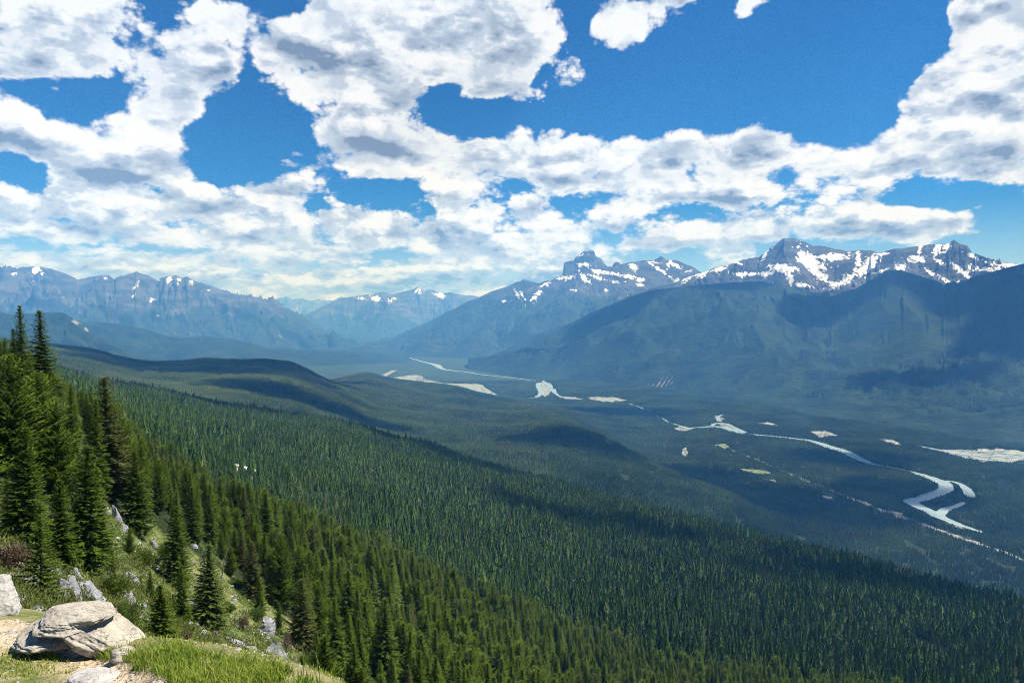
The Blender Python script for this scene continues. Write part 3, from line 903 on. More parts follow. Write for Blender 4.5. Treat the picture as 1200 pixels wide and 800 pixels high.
def massif(name, px0, px1, nc, nr, lines, mat, wave, amp, octaves, seed, paint, crest_keep=0.35, crest_index=None, jag=0.0, rough=20.0, gain=0.52, footw=0.10):
    pc = np.linspace(px0, px1, nc)
    az = np.arctan((pc - W / 2) / F)
    Ds, Zs = [], []
    for cols, ds, ys, mode in lines:
        ds = np.full(len(cols), ds) if np.isscalar(ds) else ds
        d = np.exp(pchip(cols, np.log(ds), pc)) if len(cols) > 2 else np.interp(pc, cols, ds)
        yy = (np.interp(pc, cols, ys) if len(cols) > 14 else pchip(cols, ys, pc)) if not np.isscalar(ys) else np.full(nc, ys)
        if mode == 'y':
            b = -(yy - H / 2) / F
            yy = d * (-SP + b * CP) / np.hypot((pc - W / 2) / F, CP + b * SP)
        Ds.append(d)
        Zs.append(yy)
    Ds, Zs = np.array(Ds), np.array(Zs)
    nl = len(lines)
    nr = int(round((nr - 1) / (nl - 1))) * (nl - 1) + 1
    t = np.linspace(0, nl - 1, nr)
    # rows: piecewise linear in line index, heights by monotone cubic on distance
    k = np.clip(t.astype(int), 0, nl - 2)
    fr = (t - k)[:, None]
    Rr = Ds[k] * (1 - fr) + Ds[k + 1] * fr
    Zlin = Zs[k] * (1 - fr) + Zs[k + 1] * fr
    Z = 0.45 * pchip_cols(Ds, Zs, Rr) + 0.55 * Zlin
    X, Y = Rr * np.sin(az), Rr * np.cos(az)
    crest = nl - 2 if crest_index is None else crest_index
    dc = Ds[crest]
    near_crest = np.exp(-((Rr - dc) / (0.030 * dc)) ** 2)
    foot = np.clip((Rr - Ds[0]) / (footw * Ds[0]), 0, 1)
    mask = foot * (1 - (1 - crest_keep) * near_crest)
    daz = np.gradient(az)
    Z = Z + mask * rough * fbm(X / (wave * 1.1), Y / (wave * 1.1), 4, seed + 77)
    Z = eroded(X, Y, Z, mask, wave, amp, octaves, seed, gain=gain, r=Rr, daz=daz)
    if jag:                                    # broken rock along the skyline only
        tooth = 1.3 * fbm(X / (dc / F * 7), Y / (dc / F * 7), 3, seed) - 1.0 * np.abs(perlin(X / (dc / F * 3.1), Y / (dc / F * 3.1), seed + 4))
        Z = Z + jag * dc / F * tooth * np.exp(-((Rr - dc) / (0.012 * dc)) ** 2)
    Z = Z + mask * 0.10 * amp * fbm(X / 90, Y / 90, 3, seed + 88)
    zr = np.gradient(Z, axis=0) / np.gradient(Rr, axis=0)
    za = np.gradient(Z, axis=1) / (daz[None, :] * Rr)
    slope = np.hypot(zr, za)
    blur = Z.copy()
    for _ in range(14):
        blur[1:-1, 1:-1] = (blur[:-2, 1:-1] + blur[2:, 1:-1] + blur[1:-1, :-2] + blur[1:-1, 2:]) / 4
    conc = blur - Z
    sx, sy = view(X, Y, Z)
    att = paint(X, Y, Z, slope, conc, sx, sy, Rr, Ds)
    o = mesh_grid(name, X, Y, Z, mat, att, kind='structure')
    GRIDS[o.name] = (X, Y, Z, Rr, daz)
    return o


def blobs(sx, sy, items):
    v = np.zeros_like(sx)
    for cx, cyy, rx, ry, ang in items:
        c, s = math.cos(R(ang)), math.sin(R(ang))
        dx, dy = sx - cx, sy - cyy
        u, w = (dx * c + dy * s) / rx, (-dx * s + dy * c) / ry
        v = np.maximum(v, np.exp(-0.8 * (u * u + w * w)))
    return v


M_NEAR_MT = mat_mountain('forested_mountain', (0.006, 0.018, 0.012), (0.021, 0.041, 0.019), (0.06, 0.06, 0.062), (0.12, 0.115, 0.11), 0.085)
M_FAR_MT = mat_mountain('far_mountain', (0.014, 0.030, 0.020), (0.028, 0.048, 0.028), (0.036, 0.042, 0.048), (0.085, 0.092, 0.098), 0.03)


def paint_front(X, Y, Z, slope, conc, sx, sy, r, Ds):
    n = fbm(X / 420, Y / 420, 5, 301)
    forest = 1.0 - 0.25 * np.clip((Z - 250) / 200 + n, 0, 1)
    bare = blobs(sx, sy, [(655, 398, 7, 26, 22), (640, 412, 5, 20, 25), (705, 372, 8, 5, 0), (700, 434, 9, 4, 0)]) * 0.42 + 0.12 * (n > 0.35)
    # the washed-out stripes above the river
    u = (sx - 775) / 26 - (sy - 452) / 60
    st = np.exp(-(((sx - 776) / 34) ** 2 + ((sy - 450 + (sx - 776) * 0.28) / 13) ** 2) * 1.1)
    bare = np.maximum(bare, st * (0.40 + 0.30 * np.sin((sx + 0.8 * (sy - 450) + 2.2 * n) * 2 * np.pi / 5.2)))
    snow = blobs(sx, sy, [(711, 341, 4, 3, 0)]) * 0.55
    return dict(forest=forest, bare=bare, snow=snow)


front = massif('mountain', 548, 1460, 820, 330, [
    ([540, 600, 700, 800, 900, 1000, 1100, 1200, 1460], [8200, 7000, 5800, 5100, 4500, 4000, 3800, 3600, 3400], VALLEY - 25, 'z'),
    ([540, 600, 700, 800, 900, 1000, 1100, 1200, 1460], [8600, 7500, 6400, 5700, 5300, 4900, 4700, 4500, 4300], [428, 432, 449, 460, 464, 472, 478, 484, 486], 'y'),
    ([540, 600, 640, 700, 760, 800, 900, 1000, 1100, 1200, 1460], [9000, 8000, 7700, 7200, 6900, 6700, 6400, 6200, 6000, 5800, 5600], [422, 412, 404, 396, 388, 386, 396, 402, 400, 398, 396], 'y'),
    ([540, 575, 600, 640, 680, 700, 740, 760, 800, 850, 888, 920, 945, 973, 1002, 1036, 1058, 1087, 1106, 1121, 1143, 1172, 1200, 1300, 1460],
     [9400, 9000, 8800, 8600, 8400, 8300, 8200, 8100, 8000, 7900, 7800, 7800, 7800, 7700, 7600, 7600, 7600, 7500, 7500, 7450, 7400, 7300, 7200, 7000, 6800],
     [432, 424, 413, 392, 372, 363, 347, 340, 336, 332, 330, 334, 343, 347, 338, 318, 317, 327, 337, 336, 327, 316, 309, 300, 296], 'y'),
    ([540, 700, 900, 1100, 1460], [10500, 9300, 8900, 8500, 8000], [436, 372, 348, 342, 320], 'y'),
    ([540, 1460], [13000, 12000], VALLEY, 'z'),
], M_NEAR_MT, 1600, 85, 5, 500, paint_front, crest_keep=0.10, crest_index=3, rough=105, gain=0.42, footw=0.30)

SNOWY = [(-10, 0)]
crest_snow = [(740, 345), (770, 338), (785, 334), (800, 327), (815, 322), (830, 318), (840, 313), (860, 308), (871, 304), (888, 301), (897, 294), (904, 288), (911, 283), (917, 278.5), (931, 279), (938, 281), (945, 284), (953, 288), (965, 288.5), (979, 293), (993, 295),
              (1006, 294), (1019, 293), (1030, 297), (1047, 291), (1062, 290), (1075, 288), (1087, 287), (1099, 287), (1109, 285.5), (1116, 281), (1123, 285.5), (1132, 288), (1136, 294), (1140, 300), (1155, 304), (1172, 307), (1191, 309.5), (1230, 310), (1300, 306), (1460, 300)]


def paint_snowy(X, Y, Z, slope, conc, sx, sy, r, Ds):
    n = fbm(X / 260, Y / 260, 5, 401)
    n2 = fbm(X / 70, Y / 70, 4, 402)
    q = lambda x, y: (860 + x / 3.53, 260 + y / 3.53)
    spec = [(320, 165, 60, 26, 20), (400, 145, 90, 16, -4), (470, 235, 70, 18, -34), (540, 200, 60, 22, -40), (575, 160, 22, 40, 10), (515, 150, 12, 40, 8), (430, 260, 60, 14, -20), (350, 215, 50, 20, 40),
            (200, 190, 55, 16, 10), (230, 225, 16, 30, -20), (285, 260, 34, 10, 20), (130, 215, 20, 10, 0), (60, 215, 50, 9, 0), (20, 170, 30, 6, 20), (170, 90, 8, 26, 25), (130, 130, 8, 30, 25),
            (760, 150, 40, 18, 0), (770, 110, 12, 40, 8), (690, 185, 24, 14, 0), (840, 110, 14, 36, 20), (880, 100, 20, 14, -50), (850, 165, 30, 8, 30), (950, 210, 60, 9, 40), (990, 190, 26, 16, 0), (880, 245, 45, 8, 35), (820, 215, 40, 7, 40),
            (1010, 150, 40, 10, 20), (1070, 195, 80, 11, 0), (1130, 180, 60, 12, 0), (600, 205, 40, 7, -20), (910, 255, 30, 8, -20), (1180, 172, 40, 9, 5), (620, 130, 30, 7, -10), (1060, 175, 20, 8, 30)]
    b = blobs(sx, sy, [(*q(x, y), rx / 3.53 * 1.05, ry / 3.53 * 1.05, a) for x, y, rx, ry, a in spec])
    left = blobs(sx, sy, [(845, 314, 10, 5, -30), (822, 321, 9, 5, -20), (805, 327, 7, 3, -20)])
    n3 = fbm(X / 38, Y / 38, 3, 403)
    s = 0.22 + 0.54 * np.maximum(b, left * 0.9) + 0.24 * n3 + 0.24 * n + 0.18 * n2 + 0.006 * np.clip(conc, -14, 14)
    s = s - 0.35 * np.clip((300 - Z) / 120, 0, 1)
    forest = np.clip((330 - Z) / 160 + 0.5 + n, 0, 1) * (s < 0.5)
    return dict(forest=forest * 0.8, bare=np.zeros_like(Z), snow=s)


snowy = massif('snowy_mountain', 735, 1460, 900, 260, [
    ([735, 1460], [8300, 7400], 60.0, 'z'),
    ([735, 900, 960, 1020, 1100, 1200, 1460], [8900, 8700, 8600, 8600, 8500, 8300, 7900], [352, 338, 348, 340, 334, 324, 318], 'y'),
    ([735, 800, 860, 917, 960, 1000, 1060, 1116, 1160, 1200, 1460], [9300, 9200, 9200, 9150, 9300, 9300, 9250, 9100, 9100, 9000, 8800], [350, 334, 322, 312, 322, 325, 318, 312, 316, 318, 312], 'y'),
    ([c[0] for c in crest_snow], 9800, [c[1] for c in crest_snow], 'y'),
    ([735, 1460], [11500, 11500], 100.0, 'z'),
], M_FAR_MT, 800, 120, 5, 600, paint_snowy, crest_keep=0.10, jag=0.8, gain=0.42, crest_index=3)

crest_castle = [(400, 408), (420, 407), (440, 402), (460, 396), (500, 378), (530, 362), (545, 354), (560, 349), (575, 341), (586, 338), (597, 334), (606, 330), (614, 327.5), (627, 331), (635, 336), (645, 331), (651, 330), (655, 327), (659, 321), (661, 307.5), (666, 306), (672, 305), (674, 301), (680, 297.5), (684, 293.7), (690, 293.2), (696, 293.7), (697, 299), (705, 304), (707, 307.5),
                (712, 312), (717, 312), (720, 307.5), (725, 307), (727, 310), (742, 307), (757, 305), (767, 304.5), (775, 300.5), (780, 304), (790, 304.5), (800, 307.5), (810, 312), (825, 320), (860, 330), (960, 338)]


def paint_castle(X, Y, Z, slope, conc, sx, sy, r, Ds):
    n = fbm(X / 300, Y / 300, 5, 411)
    n2 = fbm(X / 80, Y / 80, 4, 412)
    q = lambda x, y: (560 + x / 4.0, 280 + y / 4.0)
    spec = [(500, 120, 34, 10, 5), (480, 75, 26, 6, -20), (545, 148, 36, 8, 20), (640, 165, 110, 9, 12), (510, 190, 14, 36, -40), (560, 180, 50, 7, 20), (640, 200, 50, 9, 5), (395, 182, 45, 10, -5), (320, 210, 24, 10, -20), (275, 265, 34, 12, -45), (185, 260, 30, 6, 60), (210, 265, 26, 6, 60),
            (730, 130, 26, 20, 20), (760, 190, 20, 12, 0), (850, 140, 70, 8, 35), (830, 110, 40, 5, 10), (930, 125, 45, 10, 25), (900, 110, 12, 30, 20), (990, 150, 30, 6, -10), (760, 215, 22, 8, 0), (600, 240, 8, 12, 0), (450, 240, 24, 5, 10), (1010, 190, 30, 6, -35), (930, 195, 16, 12, -40), (690, 170, 60, 5, 10), (120, 290, 10, 5, 0)]
    b = blobs(sx, sy, [(*q(x, y), rx / 4 * 1.1, ry / 4 * 1.15, a) for x, y, rx, ry, a in spec])
    s = 0.18 + 0.50 * b + 0.24 * fbm(X / 40, Y / 40, 3, 413) + 0.22 * n + 0.18 * n2 + 0.010 * np.clip(conc, -12, 12)
    s = s - 0.4 * np.clip((260 - Z) / 160, 0, 1) - 0.3 * (sx < 560)
    forest = np.clip((380 - Z) / 260 + 0.5 + 0.8 * n, 0, 1) * (s < 0.5)
    bare = 0.3 * (fbm(X / 500, Y / 900, 4, 415) > 0.3) * np.ones_like(Z)
    return dict(forest=forest * 0.9, bare=bare, snow=s)


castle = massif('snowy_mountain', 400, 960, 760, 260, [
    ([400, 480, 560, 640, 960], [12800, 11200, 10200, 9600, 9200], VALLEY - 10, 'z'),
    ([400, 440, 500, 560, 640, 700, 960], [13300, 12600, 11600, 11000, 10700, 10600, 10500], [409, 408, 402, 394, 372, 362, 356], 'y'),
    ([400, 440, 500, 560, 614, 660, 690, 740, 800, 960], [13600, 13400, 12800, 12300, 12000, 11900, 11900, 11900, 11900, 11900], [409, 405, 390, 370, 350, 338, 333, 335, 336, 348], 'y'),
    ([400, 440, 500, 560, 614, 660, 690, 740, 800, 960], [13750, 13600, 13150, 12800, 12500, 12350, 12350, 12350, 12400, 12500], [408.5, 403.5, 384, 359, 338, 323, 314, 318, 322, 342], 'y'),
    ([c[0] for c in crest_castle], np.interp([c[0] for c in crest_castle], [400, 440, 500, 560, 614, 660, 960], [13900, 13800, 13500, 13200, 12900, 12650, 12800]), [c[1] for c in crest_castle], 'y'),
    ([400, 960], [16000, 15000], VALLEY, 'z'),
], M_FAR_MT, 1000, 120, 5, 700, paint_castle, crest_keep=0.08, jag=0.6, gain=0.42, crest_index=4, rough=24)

crest_left = [(-250, 322), (-180, 312), (-120, 320), (-60, 314), (0, 319), (19, 316), (37, 312.6), (47, 312.6), (61, 315), (79, 322), (91, 328), (100, 326), (112, 323), (126, 322), (135, 328), (149, 322), (161, 318), (173, 322), (187, 329), (192, 326), (196, 323), (205, 322), (212, 324), (219, 323), (227, 328), (233, 330), (247, 334), (261, 340), (280, 347), (292, 347), (303, 348), (322, 355),
              (336, 361), (355, 370), (373, 386), (387, 398), (400, 404), (430, 409)]


def paint_left(X, Y, Z, slope, conc, sx, sy, r, Ds):
    n = fbm(X / 500, Y / 500, 5, 421)
    n2 = fbm(X / 110, Y / 110, 4, 422)
    q = lambda x, y: (x / 2.143, 300 + y / 2.143)
    spec = [(90, 40, 10, 16, 20), (105, 50, 5, 10, 20), (425, 58, 6, 14, 30), (447, 66, 5, 16, 20), (480, 66, 7, 9, 0), (35, 44, 12, 5, 0), (265, 55, 8, 5, 0), (340, 80, 8, 20, 10), (380, 110, 14, 6, 30), (520, 84, 8, 5, 20)]
    b = blobs(sx, sy, [(*q(x, y), rx / 2.143 * 1.2, ry / 2.143 * 1.2, a) for x, y, rx, ry, a in spec])
    s = 0.13 + 0.45 * b + 0.18 * n + 0.2 * n2 + 0.006 * np.clip(conc, -15, 15) + 0.08 * np.clip((Z - 500) / 400, 0, 1)
    forest = np.clip((150 - Z) / 420 + 0.5 + 0.7 * n - 0.02 * np.clip(conc, -10, 10), 0, 1)
    sc = blobs(sx, sy, [(*q(x, y), rx / 2.143, ry / 2.143, a) for x, y, rx, ry, a in [(400, 150, 22, 8, 50), (430, 180, 30, 8, 50), (500, 200, 50, 6, 20), (600, 205, 60, 5, 10), (700, 200, 60, 6, 10), (330, 95, 20, 10, 20), (480, 150, 40, 8, 40), (560, 180, 50, 6, 30), (150, 90, 30, 8, 40), (235, 95, 20, 8, 60)]])
    bare = 0.35 * sc + 0.25 * (n2 + n > 0.35)
    return dict(forest=forest, bare=bare, snow=s)


left_range = massif('mountain', -250, 430, 720, 240, [
    ([-250, 430], [10500, 13500], VALLEY - 10, 'z'),
    ([-250, 0, 200, 300, 430], [12200, 12200, 12800, 13500, 14400], [385, 388, 394, 400, 410], 'y'),
    ([-250, 0, 100, 200, 300, 380, 430], [13600, 13600, 13800, 14000, 14400, 15000, 15300], [352, 352, 358, 360, 374, 400, 409.5], 'y'),
    ([c[0] for c in crest_left], np.interp([c[0] for c in crest_left], [-250, 300, 430], [15000, 15400, 16000]), [c[1] for c in crest_left], 'y'),
    ([-250, 430], [19000, 19000], VALLEY, 'z'),
], M_FAR_MT, 1700, 260, 5, 800, paint_left, crest_keep=0.06, jag=0.55, gain=0.40, crest_index=3, rough=240)

crest_mid = [(330, 384), (345, 377), (355, 370), (373, 361), (388, 354), (406, 348), (418, 347), (429, 345), (439, 345), (448, 342), (458, 345), (467, 344), (478, 341), (484, 339), (490, 336), (498, 341), (503, 339), (509, 340), (518, 344), (527, 342), (540, 345), (551, 346), (570, 349), (600, 352), (640, 350), (680, 356)]


def paint_mid(X, Y, Z, slope, conc, sx, sy, r, Ds):
    n = fbm(X / 700, Y / 700, 5, 431)
    b = blobs(sx, sy, [(490, 342, 6, 4, 0), (440, 349, 12, 4, 20), (460, 352, 10, 4, -20), (425, 350, 8, 3, 0), (515, 346, 10, 3, 10)])
    s = 0.18 + 0.42 * b + 0.25 * n + 0.2 * fbm(X / 160, Y / 160, 4, 432)
    forest = np.clip((100 - Z) / 600 + 0.5 + 0.6 * n, 0, 1)
    return dict(forest=forest, bare=np.zeros_like(Z), snow=s)


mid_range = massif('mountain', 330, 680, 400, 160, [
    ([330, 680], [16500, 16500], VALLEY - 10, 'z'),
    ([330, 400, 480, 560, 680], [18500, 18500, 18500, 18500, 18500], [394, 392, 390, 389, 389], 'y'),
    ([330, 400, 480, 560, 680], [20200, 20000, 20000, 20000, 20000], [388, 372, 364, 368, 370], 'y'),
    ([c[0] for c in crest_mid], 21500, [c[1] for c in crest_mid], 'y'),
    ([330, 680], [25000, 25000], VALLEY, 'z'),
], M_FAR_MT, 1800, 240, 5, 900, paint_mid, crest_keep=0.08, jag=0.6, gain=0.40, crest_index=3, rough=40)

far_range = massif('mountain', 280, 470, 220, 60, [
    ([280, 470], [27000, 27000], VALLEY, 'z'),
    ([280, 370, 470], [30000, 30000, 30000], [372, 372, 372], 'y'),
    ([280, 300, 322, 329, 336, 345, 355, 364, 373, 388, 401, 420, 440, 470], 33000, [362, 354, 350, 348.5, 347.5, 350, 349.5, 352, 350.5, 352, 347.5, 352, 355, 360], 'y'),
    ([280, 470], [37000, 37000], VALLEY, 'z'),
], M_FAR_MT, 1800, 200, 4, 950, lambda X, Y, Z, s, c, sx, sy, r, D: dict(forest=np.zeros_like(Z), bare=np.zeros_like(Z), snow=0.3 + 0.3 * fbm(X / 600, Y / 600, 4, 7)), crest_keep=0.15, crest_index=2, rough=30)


def paint_hill(X, Y, Z, slope, conc, sx, sy, r, Ds):
    n = fbm(X / 260, Y / 260, 5, 441)
    bare = blobs(sx, sy, [(88, 377, 10, 6, 35), (100, 386, 8, 4, 20)]) * 0.56 + 0.10 * (n > 0.3)
    return dict(forest=np.ones_like(Z), bare=bare, snow=np.zeros_like(Z))


hill_a = massif('hill', -250, 400, 560, 120, [
    ([-250, 400], [8300, 9500], VALLEY - 10, 'z'),
    ([-250, 0, 150, 250, 330, 400], [8900, 9000, 9300, 9600, 9800, 9900], [400, 402, 406, 410, 418, 425], 'y'),
    ([-250, 0, 60, 95, 140, 175, 200, 215, 235, 262, 290, 310, 330, 360, 400], 10200, [370, 372, 373, 376, 380, 387, 394, 396, 394, 396, 401, 406, 412, 420, 424], 'y'),
    ([-250, 400], [11800, 11800], VALLEY, 'z'),
], M_NEAR_MT, 800, 60, 4, 1000, paint_hill, crest_keep=0.25, crest_index=2, rough=20)
hill_b = massif('hill', -250, 320, 500, 120, [
    ([-250, 320], [6300, 6700], VALLEY - 10, 'z'),
    ([-250, 0, 100, 200, 320], [6900, 6900, 7000, 7100, 7150], [398, 398, 410, 430, 444], 'y'),
    ([-250, 0, 15, 60, 75, 85, 97, 110, 125, 140, 160, 180, 200, 240, 320], 7600, [360, 365, 368, 366, 367, 373, 381, 390, 398, 405, 414, 421, 427, 435, 440], 'y'),
    ([-250, 320], [9000, 9000], VALLEY, 'z'),
], M_NEAR_MT, 650, 50, 4, 1100, paint_hill, crest_keep=0.25, crest_index=2, rough=16)
hill_c = massif('hill', 110, 480, 340, 90, [
    ([110, 480], [8200, 9500], VALLEY - 5, 'z'),
    ([110, 180, 250, 330, 400, 480], [8600, 8700, 8900, 9500, 10200, 10800], [430, 418, 414, 416, 417, 419], 'y'),
    ([110, 150, 185, 215, 250, 280, 310, 340, 370, 400, 440, 480], [9500, 9500, 9600, 9600, 9700, 9900, 10200, 10600, 11000, 11400, 11800, 12000], [427, 412, 402, 400, 401, 404, 408, 410, 411, 412, 413, 414], 'y'),
    ([110, 480], [12500, 14000], VALLEY - 5, 'z'),
], M_NEAR_MT, 700, 40, 4, 1200, paint_hill, crest_keep=0.25, crest_index=2, rough=14)


# ------------------------------------------------------------------ the blue air of the valley
def build_haze():
    top, low = -1e9, 1e9
    for o in COL.objects:
        if o.type == 'MESH':
            zs = np.empty(len(o.data.vertices) * 3, np.float32)
            o.data.vertices.foreach_get('co', zs)
            top, low = max(top, float(zs[2::3].max())), min(low, float(zs[2::3].min()))
    top, low, half = max(top, 60.0) + 25.0, low - 1.0, 46500.0
    v = [(sx * half, sy * half, z) for z in (low, top) for sx, sy in ((-1, -1), (1, -1), (1, 1), (-1, 1))]
    f = np.array([(3, 2, 1, 0), (4, 5, 6, 7), (0, 1, 5, 4), (1, 2, 6, 5), (2, 3, 7, 6), (3, 0, 4, 7)])
    m, g, out = new_mat('haze')
    vol = g.node('ShaderNodeVolumePrincipled')
    vol.inputs['Color'].default_value = (0.105, 0.385, 1.0, 1)
    vol.inputs['Absorption Color'].default_value = (1, 1, 1, 1)
    vol.inputs['Density'].default_value = 8.2e-5
    vol.inputs['Anisotropy'].default_value = 0.0
    g.l.new(vol.outputs[0], out.inputs['Volume'])
    m.cycles.volume_sampling = 'DISTANCE'
    m.cycles.homogeneous_volume = True
    o = mesh_np('haze', np.array(v), f, m, smooth=False)
    tag(o, 'blue haze filling the air of the whole valley', 'haze', kind='stuff')
    return top


HAZE_TOP = build_haze()


# ------------------------------------------------------------------ cumulus overhead, whose shadows lie on the forest
def build_clouds():
    m, g, out = new_mat('cloud_vapour')
    vol = g.node('ShaderNodeVolumePrincipled')
    vol.inputs['Color'].default_value = (1, 1, 1, 1)
    vol.inputs['Density'].default_value = 0.018
    vol.inputs['Absorption Color'].default_value = (1, 1, 1, 1)
    g.l.new(vol.outputs[0], out.inputs['Volume'])
    import bmesh
    bm = bmesh.new()
    bmesh.ops.create_icosphere(bm, subdivisions=5, radius=1.0)
    base = np.array([v.co[:] for v in bm.verts])
    faces = np.array([[v.index for v in f.verts] for f in bm.faces])
    bm.free()
    co, fa = [], []
    n0 = 0
    # (ground point px, py, its distance in m, half length across and along the view, turn, height of the cloud)
    spots = [(230, 446, 3000, 420, 260, 5, 3300), (330, 452, 3000, 300, 200, 10, 3300), (668, 512, 2240, 260, 150, 0, 3000), (240, 486, 1450, 300, 80, -6, 2700), (420, 514, 1330, 230, 60, -12, 2700), (560, 540, 1200, 140, 45, -14, 2600), (1000, 655, 900, 120, 60, -20, 2300),
             (250, 428, 3450, 620, 480, 0, 3300), (330, 446, 3900, 500, 240, 10, 3300), (150, 420, 3600, 420, 420, 0, 3300), (370, 470, 2300, 380, 170, -10, 2900),
             (350, 494, 1350, 240, 45, -9, 2600), (480, 524, 1270, 150, 40, -14, 2600),
             (900, 560, 2350, 330, 260, 10, 3300), (820, 545, 2700, 200, 150, 0, 3300), (985, 565, 2300, 250, 190, 0, 3300), (1060, 545, 2650, 230, 200, 0, 3300), (1000, 520, 3200, 240, 200, 0, 3400), (740, 480, 4400, 380, 200, 0, 3600),
             (660, 590, 900, 110, 55, -20, 2200), (770, 602, 950, 100, 50, -15, 2200), (900, 650, 830, 60, 30, -20, 2200),
             (1140, 375, 7000, 900, 800, 0, 5600), (930, 372, 7100, 520, 420, 10, 5500), (960, 340, 7900, 900, 300, 0, 5600), (1230, 400, 6000, 700, 700, 0, 5400), (690, 385, 8000, 420, 520, -20, 5500), (800, 350, 7700, 500, 300, 0, 5500), (1060, 455, 5200, 420, 200, 0, 5400)]
    for k, (px, py, D, ra, rb, turn, zc) in enumerate(spots):
        a, rise = ray(px, py)
        x, y = D * math.sin(a), D * math.cos(a)
        z = float(terrain_z(x, y))
        h = zc - z
        cx, cyy = x + SUN[0] / SUN[2] * h, y + SUN[1] / SUN[2] * h
        s = 0.36 * fbm(base[:, 0] * 1.7 + base[:, 2] * 0.9 + k * 5, base[:, 1] * 1.7 - base[:, 2] + k * 3, 5, 60 + k)
        p = base * (1 + s)[:, None]
        p[:, 2] = np.where(p[:, 2] < 0, p[:, 2] * 0.35, p[:, 2])
        p = p * np.array([ra, rb, 0.32 * (ra + rb) / 2 + 50])
        an = -float(a) + R(turn)
        q = np.stack([p[:, 0] * math.cos(an) - p[:, 1] * math.sin(an), p[:, 0] * math.sin(an) + p[:, 1] * math.cos(an), p[:, 2]], -1)
        co.append(q + np.array([cx, cyy, zc + 0.31 * k]))
        fa.append(faces + n0)
        n0 += len(base)
    o = mesh_np('clouds', np.concatenate(co), np.concatenate(fa), m)
    tag(o, 'white cumulus clouds high above the valley', 'clouds', kind='stuff')


build_clouds()


# ------------------------------------------------------------------ conifers
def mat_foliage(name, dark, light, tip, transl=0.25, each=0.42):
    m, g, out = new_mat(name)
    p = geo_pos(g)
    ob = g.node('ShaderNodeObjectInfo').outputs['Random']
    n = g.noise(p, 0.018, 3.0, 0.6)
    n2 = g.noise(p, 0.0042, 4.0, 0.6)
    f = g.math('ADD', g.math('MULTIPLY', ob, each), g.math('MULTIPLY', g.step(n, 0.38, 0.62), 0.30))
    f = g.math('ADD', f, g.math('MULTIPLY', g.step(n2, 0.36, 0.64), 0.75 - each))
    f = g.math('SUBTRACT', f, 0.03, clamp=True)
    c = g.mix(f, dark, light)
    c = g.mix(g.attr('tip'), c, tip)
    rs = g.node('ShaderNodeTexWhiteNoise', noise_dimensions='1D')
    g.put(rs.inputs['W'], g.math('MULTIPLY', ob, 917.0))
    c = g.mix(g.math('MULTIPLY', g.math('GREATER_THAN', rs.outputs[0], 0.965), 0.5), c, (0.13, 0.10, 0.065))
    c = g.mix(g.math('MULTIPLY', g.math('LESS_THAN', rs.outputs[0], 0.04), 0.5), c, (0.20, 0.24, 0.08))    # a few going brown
    d = g.node('ShaderNodeBsdfDiffuse')
    t = g.node('ShaderNodeBsdfTranslucent')
    g.put(d.inputs[0], c)
    g.put(t.inputs[0], g.mix(0.5, c, (0.10, 0.15, 0.02)))
    mx = g.node('ShaderNodeMixShader')
    mx.inputs[0].default_value = transl
    g.l.new(d.outputs[0], mx.inputs[1])
    g.l.new(t.outputs[0], mx.inputs[2])
    g.l.new(mx.outputs[0], out.inputs[0])
    return m


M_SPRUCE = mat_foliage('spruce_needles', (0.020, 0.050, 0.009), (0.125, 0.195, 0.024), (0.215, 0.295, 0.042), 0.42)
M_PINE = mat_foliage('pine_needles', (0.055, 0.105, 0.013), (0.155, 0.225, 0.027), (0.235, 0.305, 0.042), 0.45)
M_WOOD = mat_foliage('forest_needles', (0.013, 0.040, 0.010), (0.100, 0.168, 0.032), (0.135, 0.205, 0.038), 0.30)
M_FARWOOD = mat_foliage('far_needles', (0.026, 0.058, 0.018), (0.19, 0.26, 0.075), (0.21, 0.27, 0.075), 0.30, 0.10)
M_BARK = mat_simple('bark', (0.09, 0.075, 0.06), (0.19, 0.165, 0.14), 6.0, 0.95, 0.6, 0.03)
M_DEAD = mat_simple('dead_wood', (0.10, 0.085, 0.07), (0.24, 0.215, 0.19), 8.0)


